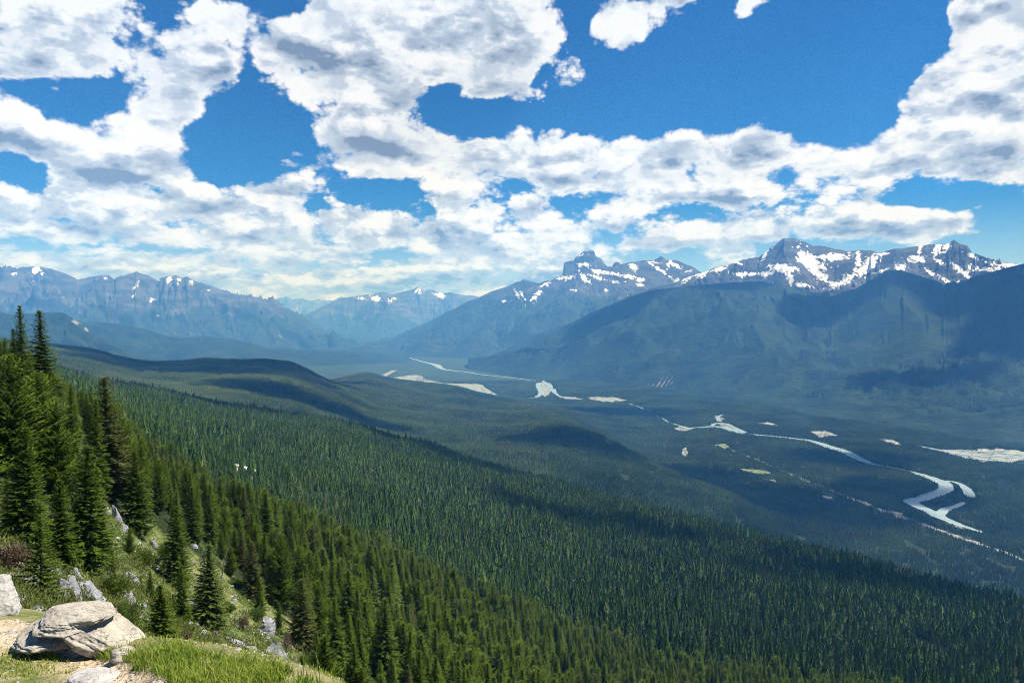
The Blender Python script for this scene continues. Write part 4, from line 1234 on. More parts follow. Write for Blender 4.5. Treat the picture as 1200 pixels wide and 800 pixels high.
def crown_np(seed, h, rad, gap, per, step, clen, cw, low=0.06, tilt=(0.25, -0.35), fan=3, prof=1.0, lump=0.0, rag=0.25, up=0.0):
    """needle sprays on whorls of branches; returns vertices, triangles and a tip attribute"""
    rg = np.random.default_rng(seed)
    P, D, T, S = [], [], [], []
    z = low * h
    a0 = rg.uniform(0, 6.28)
    while z < h * 0.985:
        t = (z - low * h) / (h * (1 - low))
        base = (1 - t) ** prof * (1 - 0.35 * math.exp(-((t) / 0.07) ** 2))
        base *= 1 + lump * math.sin(z * 2.1 + seed) * 0.5
        n = max(3, int(round(per * (0.55 + 0.45 * (1 - t)))))
        a0 += rg.uniform(0.4, 1.2)
        for k in range(n):
            L = rad * base * rg.uniform(1 - rag * 1.6, 1 + rag * 0.7) + 0.10
            if rg.random() < 0.05:
                continue
            a = a0 + 6.283 * k / n + rg.normal(0, 0.22)
            sl = tilt[0] * t + tilt[1] * (1 - t) + rg.normal(0, 0.08)
            ns = max(2, int(L / step))
            s = np.linspace(0.12 if L < 1 else 0.22, 1, ns) + rg.uniform(-0.04, 0.04, ns)
            zz = z + rg.uniform(-0.5, 0.5) * gap
            pz = zz + L * (sl * s + up * s * s)
            P.append(np.stack([np.cos(a) * L * s, np.sin(a) * L * s, pz], -1))
            D.append(np.tile([np.cos(a), np.sin(a), sl + 2 * up * 0.6], (ns, 1)))
            T.append(s)
            S.append((0.55 + 0.55 * (1 - t)) * (1.1 - 0.35 * s))
        z += gap * rg.uniform(0.8, 1.2) * (1 - 0.45 * t)
    P, D, T, S = np.concatenate(P), np.concatenate(D), np.concatenate(T), np.concatenate(S)
    # leader
    P = np.concatenate([P, [[0, 0, h * 0.97], [0, 0, h * 0.93]]])
    D = np.concatenate([D, [[0.05, 0, 1], [-0.05, 0.05, 1]]])
    T = np.concatenate([T, [1, 1]])
    S = np.concatenate([S, [0.5, 0.6]])
    n = len(P)
    V, tip = [], []
    for k in range(fan):
        ang = (k - (fan - 1) / 2) * (1.5 / max(1, fan - 1)) + rg.normal(0, 0.22, n) if fan > 1 else rg.normal(0, 0.3, n)
        ca, sa = np.cos(ang), np.sin(ang)
        dx = D[:, 0] * ca - D[:, 1] * sa
        dy = D[:, 0] * sa + D[:, 1] * ca
        dz = D[:, 2] + rg.normal(0.02, 0.25, n)
        d = np.stack([dx, dy, dz], -1)
        d /= np.linalg.norm(d, axis=1)[:, None]
        side = np.stack([-dy, dx, rg.normal(0, 0.45, n)], -1)
        side /= np.linalg.norm(side, axis=1)[:, None]
        ln = (clen * S * rg.uniform(0.7, 1.25, n))[:, None]
        w = (cw * S * rg.uniform(0.7, 1.2, n))[:, None]
        b = P - d * ln * 0.25
        V.append(np.stack([b + side * w * 0.5, b - side * w * 0.5, P + d * ln], 1))
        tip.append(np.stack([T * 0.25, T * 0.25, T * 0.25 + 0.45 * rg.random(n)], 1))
    V = np.concatenate(V).reshape(-1, 3)
    tip = np.concatenate(tip).ravel()
    return V, np.arange(len(V)).reshape(-1, 3), np.clip(tip, 0, 1)


def tube_np(pts, rads, k=7):
    pts = np.array(pts, float)
    a = np.linspace(0, 2 * np.pi, k, endpoint=False)
    V = [np.stack([p[0] + r * np.cos(a), p[1] + r * np.sin(a), np.full(k, p[2])], -1) for p, r in zip(pts, rads)]
    Fc = []
    for i in range(len(pts) - 1):
        for j in range(k):
            Fc.append((i * k + j, i * k + (j + 1) % k, (i + 1) * k + (j + 1) % k, (i + 1) * k + j))
    return np.concatenate(V), np.array(Fc)


def trunk_np(h, r0, seed):
    rg = np.random.default_rng(seed)
    n = 8
    z = np.linspace(-0.6, h * 0.97, n)
    off = np.cumsum(rg.normal(0, 0.012 * h / n, (n, 2)), axis=0)
    return tube_np(np.column_stack([off, z]), r0 * np.clip(1 - z / (h * 1.0), 0.04, 1.05))


# crown and trunk shapes of 10 m trees; each is scaled to the tree it stands for
KINDS = {}


def add_kind(name, mat, n, trunk_r=0.14, **kw):
    lst = []
    for i in range(n):
        v, f, tp = crown_np(hash_name(name) + 13 * i, 10.0, **kw)
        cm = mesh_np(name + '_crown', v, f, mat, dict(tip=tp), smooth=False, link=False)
        tv, tf = trunk_np(10.0, trunk_r, 5 + i)
        tm = mesh_np(name + '_trunk', tv, tf, M_BARK, link=False)
        lst.append((cm, tm))
    KINDS[name] = lst


def hash_name(s):
    return sum((i + 3) * ord(c) for i, c in enumerate(s)) % 9973


add_kind('spire', M_SPRUCE, 3, rad=1.55, gap=0.17, per=9, step=0.17, clen=0.46, cw=0.21, low=0.03, tilt=(0.35, -0.42), prof=0.85, rag=0.34, up=0.10)
add_kind('full', M_SPRUCE, 4, rad=2.05, gap=0.18, per=10, step=0.20, clen=0.50, cw=0.24, low=0.03, tilt=(0.45, -0.30), prof=0.80, rag=0.26, up=0.12)
add_kind('pine', M_PINE, 4, rad=2.1, gap=0.24, per=9, step=0.21, clen=0.54, cw=0.26, low=0.06, tilt=(0.7, 0.05), prof=0.62, lump=0.55, rag=0.34, fan=4, up=0.25)
add_kind('open', M_SPRUCE, 2, rad=2.0, gap=0.27, per=7, step=0.17, clen=0.42, cw=0.19, low=0.05, tilt=(0.35, -0.25), prof=0.9, rag=0.4, fan=3, up=0.15)

# lighter shapes for the distance
FAR_MESH = {}


def joined(parts):
    V, Fc, T, n = [], [], [], 0
    for v, f, t in parts:
        V.append(v)
        Fc.append(f + n)
        T.append(t)
        n += len(v)
    return np.concatenate(V), np.concatenate(Fc), np.concatenate(T)


def tiers_np(seed, h, rad, tiers, k):
    rg = np.random.default_rng(seed)
    V, Fc, T = [], [], []
    n = 0
    for i in range(tiers):
        t0 = i / tiers
        zt = h * (0.10 + 0.90 * min(1, (i + 1.55) / (tiers + 0.45)))
        zb = h * (0.06 + 0.90 * t0)
        rr = rad * (1 - t0) ** 0.8
        a = np.linspace(0, 2 * np.pi, 2 * k, endpoint=False) + rg.uniform(0, 3)
        q = rr * np.where(np.arange(2 * k) % 2 == 0, rg.uniform(0.85, 1.3, 2 * k), rg.uniform(0.35, 0.65, 2 * k))
        z = zb + np.where(np.arange(2 * k) % 2 == 0, -0.04 * h, 0.03 * h) * rg.uniform(0.3, 1.2, 2 * k)
        v = np.concatenate([np.stack([q * np.cos(a), q * np.sin(a), z], -1), [[rg.normal(0, .03 * rad), rg.normal(0, .03 * rad), zt]]])
        f = np.array([(n + j, n + (j + 1) % (2 * k), n + 2 * k) for j in range(2 * k)])
        V.append(v)
        Fc.append(f)
        T.append(np.concatenate([np.where(np.arange(2 * k) % 2 == 0, rg.uniform(0.2, 0.8, 2 * k), 0.0), [0.15]]))
        n += 2 * k + 1
    return np.concatenate(V), np.concatenate(Fc), np.concatenate(T)


for i in range(4):
    v, f, t = tiers_np(900 + i, 10.0, 1.5 + 0.14 * i, 8, 6)
    FAR_MESH['mid%d' % i] = mesh_np('conifer_mid', v, f, M_WOOD, dict(tip=t), smooth=False, link=False)
for i in range(4):
    v, f, t = tiers_np(300 + i, (10.0, 10.0, 8.6, 7.6)[i], (1.8, 2.1, 2.2, 2.5)[i], (6, 5, 4, 3)[i], 5)
    FAR_MESH['low%d' % i] = mesh_np('conifer_low', v, f, M_WOOD, dict(tip=t), smooth=False, link=False)
PATCH = 32.0
for i in range(4):
    rg = np.random.default_rng(70 + i)
    parts = []
    for gx in np.arange(-PATCH / 2, PATCH / 2, 5.2):
        for gy in np.arange(-PATCH / 2, PATCH / 2, 5.2):
            if rg.random() < 0.10:
                continue
            hh = rg.uniform(11, 19) * (1.15 if rg.random() < 0.12 else 1)
            v, f, t = tiers_np(int(rg.integers(1e6)), hh, hh * rg.uniform(0.13, 0.19), 3, 4)
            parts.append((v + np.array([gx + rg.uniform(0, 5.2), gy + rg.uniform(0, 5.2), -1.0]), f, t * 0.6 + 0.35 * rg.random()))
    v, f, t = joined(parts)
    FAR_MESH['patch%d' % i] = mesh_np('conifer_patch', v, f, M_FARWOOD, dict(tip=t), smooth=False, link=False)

# ---- where they stand
CLEARBOX = [(p, p[:, 0].min(), p[:, 0].max(), p[:, 1].min(), p[:, 1].max()) for p in CLEAR]


LOWBOX = [(p, p[:, 0].min(), p[:, 0].max(), p[:, 1].min(), p[:, 1].max()) for p in LOWGROWTH]


def is_clear(x, y, boxes=None):
    c = np.zeros(x.shape, bool)
    for p, x0, x1, y0, y1 in (CLEARBOX if boxes is None else boxes):
        k = np.nonzero((x > x0) & (x < x1) & (y > y0) & (y < y1))[0]
        if len(k):
            c[k] |= in_poly(x[k], y[k], p)
    return c


# highest line of sight in front of every terrain node: what lies below it by more than a tree cannot be seen
ANG = TZ / _r
FRONT = np.maximum.accumulate(ANG, axis=0)


def seen(x, y, z, h, slack):
    r = np.hypot(x, y)
    fa = np.clip(np.interp(np.arctan2(x, y), AZ[:861], np.arange(861)), 0, 860).astype(int)
    fr = np.clip(((np.log(r * 0.985) - LOGR[0]) / (LOGR[1] - LOGR[0])), 0, NRAD - 1).astype(int)
    return (z + h) / r > FRONT[fr, fa] - slack


def scatter(cell, r0, r1, seed, px_pad=90):
    half = math.tan(R(38.5))
    rg = np.random.default_rng(seed)
    xs = np.arange(-r1 * 0.68, r1 * 0.68, cell)
    ys = np.arange(max(0, r0 * 0.72), r1, cell)
    X, Y = np.meshgrid(xs, ys)
    X, Y = X.ravel(), Y.ravel()
    k = (np.abs(X) < Y * half + 12) & (X * X + Y * Y < (r1 + cell) ** 2) & (X * X + Y * Y > (r0 - cell) ** 2)
    X, Y = X[k], Y[k]
    X = X + rg.uniform(-0.85, 0.85, len(X)) * cell
    Y = Y + rg.uniform(-0.85, 0.85, len(X)) * cell
    r = np.hypot(X, Y)
    k = (r >= r0) & (r < r1)
    X, Y = X[k], Y[k]
    Z = terrain_z(X, Y)
    sx, sy = view(X, Y, Z)
    k = (sx > -px_pad) & (sx < W + px_pad) & (sy < 960)
    return X[k], Y[k], Z[k], sx[k], sy[k], rg


# near slope
nx_, ny_, nz_, sx_, sy_, rg = scatter(3.9, 26, 430, 41)
rad_ = np.hypot(nx_, ny_)
op = np.zeros(len(nx_), bool)
for p in OPEN_POLYS:
    op |= in_poly(sx_, sy_, p) & (rad_ < 170)
pal = np.zeros(len(nx_), bool)
clump = fbm(nx_ / 16, ny_ / 16, 3, 91)
keep = (~op | (rg.random(len(nx_)) < 0.035)) & (rg.random(len(nx_)) < np.clip(0.80 + 0.9 * clump, 0.15, 1)) & (rad_ > 30)
keep &= seen(nx_, ny_, nz_, 12, 0.05)
keep &= ~((rad_ < 60) & (sx_ > 120))
nx_, ny_, nz_, rad_, sx_, sy_ = [a[keep] for a in (nx_, ny_, nz_, rad_, sx_, sy_)]
nh_ = (8.5 + 4.0 * np.clip((rad_ - 60) / 180, 0, 1)) * rg.uniform(0.5, 1.22, len(nx_)) * (1 + 0.35 * np.clip(fbm(nx_ / 20, ny_ / 20, 3, 93), -0.6, 0.6))
nh_ = np.where((sx_ > 110) & (rad_ < 80), nh_ * 0.6, nh_)
u_ = rg.random(len(nx_)) + 0.5 * fbm(nx_ / 30, ny_ / 30, 2, 95)
NEAR = [dict(x=float(x), y=float(y), z=float(z), h=float(h), kind='pine' if u < 0.30 else ('spire' if u > 0.72 else 'full'), w=float(w), rot=float(a), hero=None)
        for x, y, z, h, u, w, a in zip(nx_, ny_, nz_, nh_, u_, rg.uniform(0.8, 1.2, len(nx_)), rg.uniform(0, 6.28, len(nx_)))]

HEROES = [   # column, foot, tip, kind, relative width, label
    (27, 470, 357, 'spire', 0.95, 'dark spruce spire whose tip stands highest against the hazy mountains on the left'),
    (52, 478, 363, 'spire', 1.25, 'full dark spruce spire close beside the highest tree tip, nearer the valley'),
    (17, 464, 384, 'spire', 0.9, 'short thin spruce tip next to the two tall dark spires, on their uphill side'),
    (128, 585, 440, 'full', 1.05, 'tall spruce with a thin bare tip, foremost edge of the stand before the shaded knoll'),
    (112, 580, 466, 'spire', 0.9, 'slim dark spruce pressed against the uphill side of the thin tipped tall one'),
    (86, 560, 452, 'spire', 0.75, 'narrow dark spruce column between the bushy pines and the thin tipped spruce'),
    (46, 560, 436, 'pine', 1.35, 'bushy bright green pine bulging out below the two tall dark spires'),
    (14, 560, 415, 'pine', 1.3, 'broad light green pine at the picture edge below the shortest spire tip'),
    (70, 600, 470, 'pine', 1.0, 'light green pine downhill of the bushiest pine, lumpy crown lit along one side'),
    (28, 640, 500, 'full', 1.0, 'dark full spruce in the shadowy middle of the uphill stand'),
    (100, 667, 520, 'full', 1.05, 'large dark spruce standing directly above the grey rocks behind the boulder'),
    (48, 710, 585, 'open', 1.1, 'small loose limbed spruce growing out of the rocks just behind the big boulder'),
    (10, 628, 545, 'open', 1.0, 'thin spruce at the picture edge above the dry brown brush'),
    (160, 624, 528, 'full', 1.1, 'full spruce at the upper rim of the open grassy slope'),
    (205, 688, 592, 'full', 1.05, 'dense dark spruce, the taller of the two in the middle of the open slope'),
    (244, 737, 637, 'full', 1.15, 'shaggy dark spruce standing alone at the foot of the open slope'),
    (190, 766, 683, 'full', 1.35, 'squat wide dark spruce right above the bright green grass'),
    (214, 730, 660, 'spire', 1.0, 'slim young spruce wedged between the squat one and the shaggy one'),
    (225, 638, 570, 'full', 1.0, 'dark spruce at the top of the open slope, uphill of the leaning dead pole'),
    (247, 640, 578, 'spire', 1.1, 'slender spruce beside the leaning dead pole, just uphill of it'),
    (296, 704, 634, 'full', 1.1, 'sunlit spruce on the downhill rim of the open slope'),
    (327, 737, 704, 'pine', 0.8, 'tiny bright green young pine on top of the grey crag'),
    (357, 765, 678, 'full', 1.05, 'tall spruce directly behind the grey crag at the end of the grass'),
    (395, 790, 700, 'spire', 1.1, 'dark slender spruce downhill of the grey crag, tip over the sunlit stand'),
    (450, 800, 700, 'full', 1.0, 'deep green spruce rising dark from the sunlit stand near the bottom edge'),
    (132, 672, 642, 'pine', 1.0, 'knee high light green young pine on the bank above the boulder\'s far end'),
    (176, 702, 668, 'full', 1.0, 'small dark young spruce halfway down the open bank, left of the squat one'),
    (270, 676, 640, 'pine', 1.1, 'light green young pine just downhill of the leaning dead pole'),
    (283, 668, 622, 'full', 1.0, 'dark young spruce behind the light green pine next to the dead pole'),
    (152, 650, 618, 'pine', 1.2, 'rounded light green pine at the upper left of the open bank'),
    (118, 640, 585, 'full', 1.1, 'young spruce hugging the downhill side of the large dark one above the rocks'),
    (70, 668, 560, 'full', 1.0, 'medium spruce in the gap left of the large dark one above the rocks'),
    (305, 716, 672, 'spire', 1.2, 'thin young spruce on the downhill rim just above the pale block'),
    (380, 812, 745, 'pine', 1.2, 'light green bushy pine at the bottom edge beyond the end of the grass'),
]
hero_xy = []
for px, base, topy, kind, w, label in HEROES:
    x, y, z = ground_at(px, base, 12.0)
    d = math.hypot(x, y)
    a, rise = ray(px, topy)
    h = float(d * rise - z)
    hero_xy.append((x, y, 0.16 * h * w, px, topy, base))
    NEAR.append(dict(x=x, y=y, z=z, h=h, kind=kind, w=w, rot=px * 1.7, hero=label))
print('heroes', [(round(math.hypot(t['x'], t['y'])), round(t['h'], 1)) for t in NEAR if t['hero']])


def blocks_hero(t):
    d = math.hypot(t['x'], t['y'])
    sx, sy = view(t['x'], t['y'], t['z'])
    tx, ty = view(t['x'], t['y'], t['z'] + t['h'])
    for x, y, r, px, topy, base in hero_xy:
        dh = math.hypot(x, y)
        if math.hypot(t['x'] - x, t['y'] - y) < 1.6:
            return True
        if abs(sx - px) < 13 + 0.1 * (sy - ty) and d < dh and ty < topy + 0.62 * (base - topy):
            return True
    # the skyline of the near stand stays below its photographed edge
    lim = np.interp(sx, [-90, 0, 20, 60, 75, 100, 140, 150, 200, 250, 300, 400, 500, 600, 700], [372, 392, 398, 420, 440, 455, 470, 500, 538, 556, 566, 605, 645, 690, 725])
    return bool(ty < lim and d < 260 and sx < 700)


NEAR = [t for t in NEAR if t['hero'] or not blocks_hero(t)]

# the 300 that show largest become things of their own
mask = np.zeros((820, 1200), bool)
order = sorted(range(len(NEAR)), key=lambda i: math.hypot(NEAR[i]['x'], NEAR[i]['y']))
shown = []
for i in order:
    t = NEAR[i]
    sx, sy = view(t['x'], t['y'], t['z'])
    tx, ty = view(t['x'], t['y'], t['z'] + t['h'])
    hp = sy - ty
    tot = vis = 0
    for yy in range(int(max(0, ty)), int(min(799, sy))):
        hw = 0.15 * t['w'] * (yy - ty) + 0.5
        x0, x1 = int(max(0, sx - hw)), int(min(1199, sx + hw)) + 1
        if x1 <= x0 or sx + hw < 0 or sx - hw > 1199:
            continue
        row = mask[yy, x0:x1]
        vis += int((~row).sum())
        row[:] = True
    shown.append((vis, i))
shown.sort(reverse=True)
chosen = [i for v, i in shown if NEAR[i]['hero']]
for v, i in shown:
    if len(chosen) >= 300:
        break
    if v >= 20 and not NEAR[i]['hero']:
        chosen.append(i)
chosen_set = set(chosen)
GROUPS = {'spire': ('narrow dark spruce in the sunlit stand on the near slope', 'narrow spruces on the near slope'),
          'full': ('full dark green spruce in the sunlit stand on the near slope', 'full spruces on the near slope'),
          'pine': ('light green bushy pine in the sunlit stand on the near slope', 'bushy pines on the near slope'),
          'open': ('loose limbed spruce on the near slope', 'loose spruces on the near slope')}


def plant(t, idx):
    name = 'pine_tree' if t['kind'] == 'pine' else 'spruce_tree'
    root = bpy.data.objects.new(name, None)
    root.empty_display_size = 0.5
    COL.objects.link(root)
    s = t['h'] / 10.0
    root.location = (t['x'], t['y'], t['z'] - 0.05)
    root.rotation_euler = (0.03 * math.sin(idx * 3.1), 0.03 * math.cos(idx * 1.7), t['rot'])
    root.scale = (s * t['w'], s * t['w'], s)
    cm, tm = KINDS[t['kind']][idx % len(KINDS[t['kind']])]
    for nm, me in (('crown', cm), ('trunk', tm)):
        o = bpy.data.objects.new(nm, me)
        COL.objects.link(o)
        o.parent = root
    lab, grp = GROUPS[t['kind']]
    tag(root, t['hero'] or lab, 'pine' if t['kind'] == 'pine' else 'spruce', None if t['hero'] else grp)


for n, i in enumerate(chosen):
    plant(NEAR[i], n)

# everything else: one forest
FP = dict(co=[], vid=[], scl=[], rot=[])
FOREST_SRC = []


def src(me):
    o = bpy.data.objects.new(me.name, me)
    FOREST_SRC.append(o)
    return len(FOREST_SRC) - 1


SRC = {}
for kname, lst in KINDS.items():
    if kname == 'open':
        continue
    SRC[kname] = [src(cm) for cm, tm in lst]
for p in ('mid', 'low', 'patch'):
    SRC[p] = [src(FAR_MESH['%s%d' % (p, i)]) for i in range(4)]


def put(x, y, z, kind, s, w, rot, rxy=None):
    n = len(x)
    FP['co'].append(np.stack([x, y, z], -1))
    FP['vid'].append(kind)
    FP['scl'].append(np.stack([s * w, s * w, s], -1))
    e = np.zeros((n, 3))
    if rxy is not None:
        e[:, :2] = rxy
    e[:, 2] = rot
    FP['rot'].append(e)


rest = [NEAR[i] for i in range(len(NEAR)) if i not in chosen_set]
rg = np.random.default_rng(55)
if rest:
    put(np.array([t['x'] for t in rest]), np.array([t['y'] for t in rest]), np.array([t['z'] for t in rest]),
        np.array([SRC[t['kind']][k % len(SRC[t['kind']])] for k, t in enumerate(rest)]),
        np.array([t['h'] / 10 for t in rest]), np.array([t['w'] for t in rest]), np.array([t['rot'] for t in rest]))


def stand(cell, r0, r1, seed, kind, hmin, hmax):
    x, y, z, sx, sy, rg = scatter(cell, r0, r1, seed)
    n1 = fbm(x / 60, y / 60, 3, 97)
    n2 = fbm(x / 14, y / 14, 2, 98)
    keep = rg.random(len(x)) < np.clip(0.85 + 0.8 * n1 + 0.7 * n2, 0.12, 1)
    for p in PALE_POLYS:
        keep &= ~(in_poly(sx, sy, p) & (rg.random(len(x)) < 0.75) & (np.hypot(x, y) > 200))
    keep &= ~is_clear(x, y)
    keep &= seen(x, y, z, 20, 0.02)
    x, y, z = x[keep], y[keep], z[keep]
    h = rg.uniform(hmin, hmax, len(x)) * (1 + 0.5 * n1[keep]) * np.where(rg.random(len(x)) < 0.12, 1.3, 1)
    put(x, y, z - 0.3, np.array(SRC[kind])[rg.integers(0, 4, len(x))], h / 10, rg.uniform(0.75, 1.5, len(x)), rg.uniform(0, 6.28, len(x)))
    print(kind, len(x))


stand(4.2, 430, 660, 61, 'mid', 6, 14.5)
stand(4.2, 660, 1650, 62, 'low', 6, 14.5)

# clumps of trees beyond
x, y, z, sx, sy, rg = scatter(PATCH * 0.93, 1650, 6600, 63)
keep = seen(x, y, z, 25, 0.01)
x, y, z = x[keep], y[keep], z[keep]
# leave out patches that touch water or road; fill those places tree by tree
touch = np.zeros(len(x), bool)
for dx in np.linspace(-PATCH / 2, PATCH / 2, 5):
    for dy in np.linspace(-PATCH / 2, PATCH / 2, 5):
        touch |= is_clear(x + dx, y + dy) | is_clear(x + dx, y + dy, LOWBOX)
tx_, ty_ = x[touch], y[touch]
x, y, z = x[~touch], y[~touch], z[~touch]
e = 12.0
gx, gy = (terrain_z(x + e, y) - terrain_z(x - e, y)) / (2 * e), (terrain_z(x, y + e) - terrain_z(x, y - e)) / (2 * e)
a = rg.uniform(0, 6.28, len(x))
quarter = np.round(a / (np.pi / 2)) * (np.pi / 2)
# tilt with the slope: rotation about x by slope in y, about y by slope in x (the turn about z is applied first)
put(x, y, z, np.array(SRC['patch'])[rg.integers(0, 4, len(x))], np.clip(0.92 + 0.25 * fbm(x / 300, y / 300, 3, 99), 0.6, 1.3), np.ones(len(x)), quarter * 0, np.stack([np.arctan(gy), -np.arctan(gx)], -1))
print('patches', len(x), 'edge', len(tx_))
ex, ey = [], []
for qx, qy in zip(tx_, ty_):
    k = 26
    ex.append(qx + rg.uniform(-.5, .5, k) * PATCH)
    ey.append(qy + rg.uniform(-.5, .5, k) * PATCH)
if ex:
    ex, ey = np.concatenate(ex), np.concatenate(ey)
    ok = ~is_clear(ex, ey)
    ex, ey = ex[ok], ey[ok]
    low = is_clear(ex, ey, LOWBOX)
    put(ex, ey, terrain_z(ex, ey) - 0.3, np.array(SRC['low'])[rg.integers(0, 4, len(ex))], np.where(low, rg.uniform(0.2, 0.55, len(ex)), rg.uniform(0.9, 1.5, len(ex))), rg.uniform(0.9, 1.2, len(ex)), rg.uniform(0, 6.28, len(ex)))


def build_forest():
    co = np.concatenate(FP['co'])
    me = bpy.data.meshes.new('forest')
    me.vertices.add(len(co))
    me.vertices.foreach_set('co', co.astype(np.float32).ravel())
    at = me.attributes.new('vid', 'INT', 'POINT')
    at.data.foreach_set('value', np.concatenate(FP['vid']).astype(np.int32))
    for nm in ('scl', 'rot'):
        at = me.attributes.new(nm, 'FLOAT_VECTOR', 'POINT')
        at.data.foreach_set('vector', np.concatenate(FP[nm]).astype(np.float32).ravel())
    o = bpy.data.objects.new('forest', me)
    COL.objects.link(o)
    tag(o, 'dark conifer forest covering the lower slopes and the valley floor', 'forest', kind='stuff')
    ng = bpy.data.node_groups.new('forest', 'GeometryNodeTree')
    ng.interface.new_socket('Geometry', in_out='INPUT', socket_type='NodeSocketGeometry')
    ng.interface.new_socket('Geometry', in_out='OUTPUT', socket_type='NodeSocketGeometry')
    N, L = ng.nodes, ng.links
    gi, go = N.new('NodeGroupInput'), N.new('NodeGroupOutput')

    def named(nm, dt):
        q = N.new('GeometryNodeInputNamedAttribute')
        q.data_type = dt
        q.inputs['Name'].default_value = nm
        return q.outputs['Attribute']
    vid, scl, rot = named('vid', 'INT'), named('scl', 'FLOAT_VECTOR'), named('rot', 'FLOAT_VECTOR')
    er = N.new('FunctionNodeEulerToRotation')
    L.new(rot, er.inputs[0])
    jn = N.new('GeometryNodeJoinGeometry')
    for k, so in enumerate(FOREST_SRC):
        oi = N.new('GeometryNodeObjectInfo')
        oi.inputs['Object'].default_value = so
        cmp_ = N.new('FunctionNodeCompare')
        cmp_.data_type = 'INT'
        cmp_.operation = 'EQUAL'
        ia = [s for s in cmp_.inputs if s.type == 'INT']
        L.new(vid, ia[0])
        ia[1].default_value = k
        ip = N.new('GeometryNodeInstanceOnPoints')
        L.new(gi.outputs[0], ip.inputs['Points'])
        L.new(cmp_.outputs[0], ip.inputs['Selection'])
        L.new(oi.outputs['Geometry'], ip.inputs['Instance'])
        L.new(er.outputs[0], ip.inputs['Rotation'])
        L.new(scl, ip.inputs['Scale'])
        L.new(ip.outputs[0], jn.inputs[0])
    L.new(jn.outputs[0], go.inputs[0])
    md = o.modifiers.new('forest', 'NODES')
    md.node_group = ng
    print('forest points', len(co))


build_forest()


# ------------------------------------------------------------------ rocks
import bmesh


def ico(sub):
    bm = bmesh.new()
    bmesh.ops.create_icosphere(bm, subdivisions=sub, radius=1.0)
    v = np.array([q.co[:] for q in bm.verts])
    f = np.array([[q.index for q in fc.verts] for fc in bm.faces])
    bm.free()
    return v, f


ICO = {k: ico(k) for k in (1, 2, 4, 5, 6)}


def noise3(v, s, octv, seed):
    return (fbm(v[:, 0] * s + 0.31 * v[:, 2] * s, v[:, 1] * s - 0.47 * v[:, 2] * s, octv, seed) +
            fbm(v[:, 2] * s + 0.37 * v[:, 0] * s, v[:, 1] * s + 0.29 * v[:, 0] * s + 9, octv, seed + 50)) * 0.7


def rock_np(seed, size, sub=5, facets=9, cut=0.72, rough=0.10, scale=1.6, layer=0.0):
    rg = np.random.default_rng(seed)
    v, f = ICO[sub]
    v = v.copy()
    n = rg.normal(size=(facets, 3))
    n[:, 2] = np.abs(n[:, 2]) * 0.7
    n /= np.linalg.norm(n, axis=1)[:, None]
    for q in n:
        d = v @ q
        c = cut * rg.uniform(0.85, 1.15)
        over = np.maximum(d - c, 0)
        v = v - over[:, None] * q * 0.92
    v = v * (1 + rough * noise3(v, scale, 5, seed)[:, None] + 0.28 * rough * noise3(v, scale * 4.5, 4, seed + 3)[:, None])
    if layer:
        v[:, :2] *= 1 + layer * perlin(v[:, 2] * 7 + 1.5 * v[:, 0], v[:, 0] * 0.6, seed)[:, None]
    return v * np.array(size), f


def mat_rock(name, a, b, speck, speck_amt, scale):
    m, g, out = new_mat(name)
    tc = g.node('ShaderNodeTexCoord').outputs['Object']
    n1 = g.noise(tc, scale, 7.0, 0.68)
    n2 = g.noise(tc, scale * 6, 6.0, 0.7)
    c = g.mix(g.step(n1, 0.32, 0.68), a, b)
    c = g.mix(g.math('MULTIPLY', g.step(n2, 0.55, 0.66), speck_amt), c, speck)
    wv = g.node('ShaderNodeTexNoise')
    g.put(wv.inputs['Vector'], g.vmath('MULTIPLY', tc, (1.0, 1.0, 3.0)))
    wv.inputs['Scale'].default_value = scale * 0.9
    wv.inputs['Detail'].default_value = 8.0
    crack = g.step(g.math('ABSOLUTE', g.math('SUBTRACT', wv.outputs[0], 0.44)), 0.0, 0.010)
    c = g.mix(crack, g.vmath('SCALE', c, scale=0.62), c)
    stain = g.noise(tc, scale * 0.45, 5.0, 0.6)
    c = g.mix(g.step(stain, 0.50, 0.72, True, 0.0, 0.55), c, g.vmath('MULTIPLY', c, (0.52, 0.50, 0.46)))
    hh = g.math('ADD', g.math('MULTIPLY', n2, 0.6), g.math('ADD', g.math('MULTIPLY', crack, 0.35), n1))
    principled(g, out, c, 0.92, bump(g, hh, 0.75, 0.12 / scale), 0.2)
    return m


M_LIME = mat_rock('pale_limestone', (0.27, 0.24, 0.20), (0.44, 0.40, 0.335), (0.14, 0.13, 0.105), 0.75, 5.0)
M_WHITE = mat_rock('white_limestone', (0.27, 0.26, 0.24), (0.47, 0.45, 0.42), (0.16, 0.155, 0.15), 0.6, 6.0)
M_CRAG = mat_rock('grey_crag', (0.13, 0.135, 0.15), (0.32, 0.325, 0.34), (0.52, 0.51, 0.50), 0.55, 1.1)


def place_rock(name, px, base, wpx, hpx, mat, seed, label, cat='rock', depth=0.8, sub=5, dmin=12.0, turn=0.0, cut=0.72, rough=0.14, sink=0.22, layer=0.06, lean=0.0):
    x, y, z = ground_at(px, base, dmin)
    d = math.hypot(x, y)
    w, h = wpx / F * d / 2, hpx / F * d
    v, f = rock_np(seed, (w, w * depth, h * 0.62), sub, 9, cut, rough, 1.7, layer)
    v[:, 0] += lean * v[:, 2]
    o = mesh_np(name, v, f, mat, smooth=True)
    o.location = (x, y, z + h * (0.62 - sink) * 0.62)
    o.rotation_euler = (0, 0, turn - math.atan2(x, y))
    tag(o, label, cat)
    return o


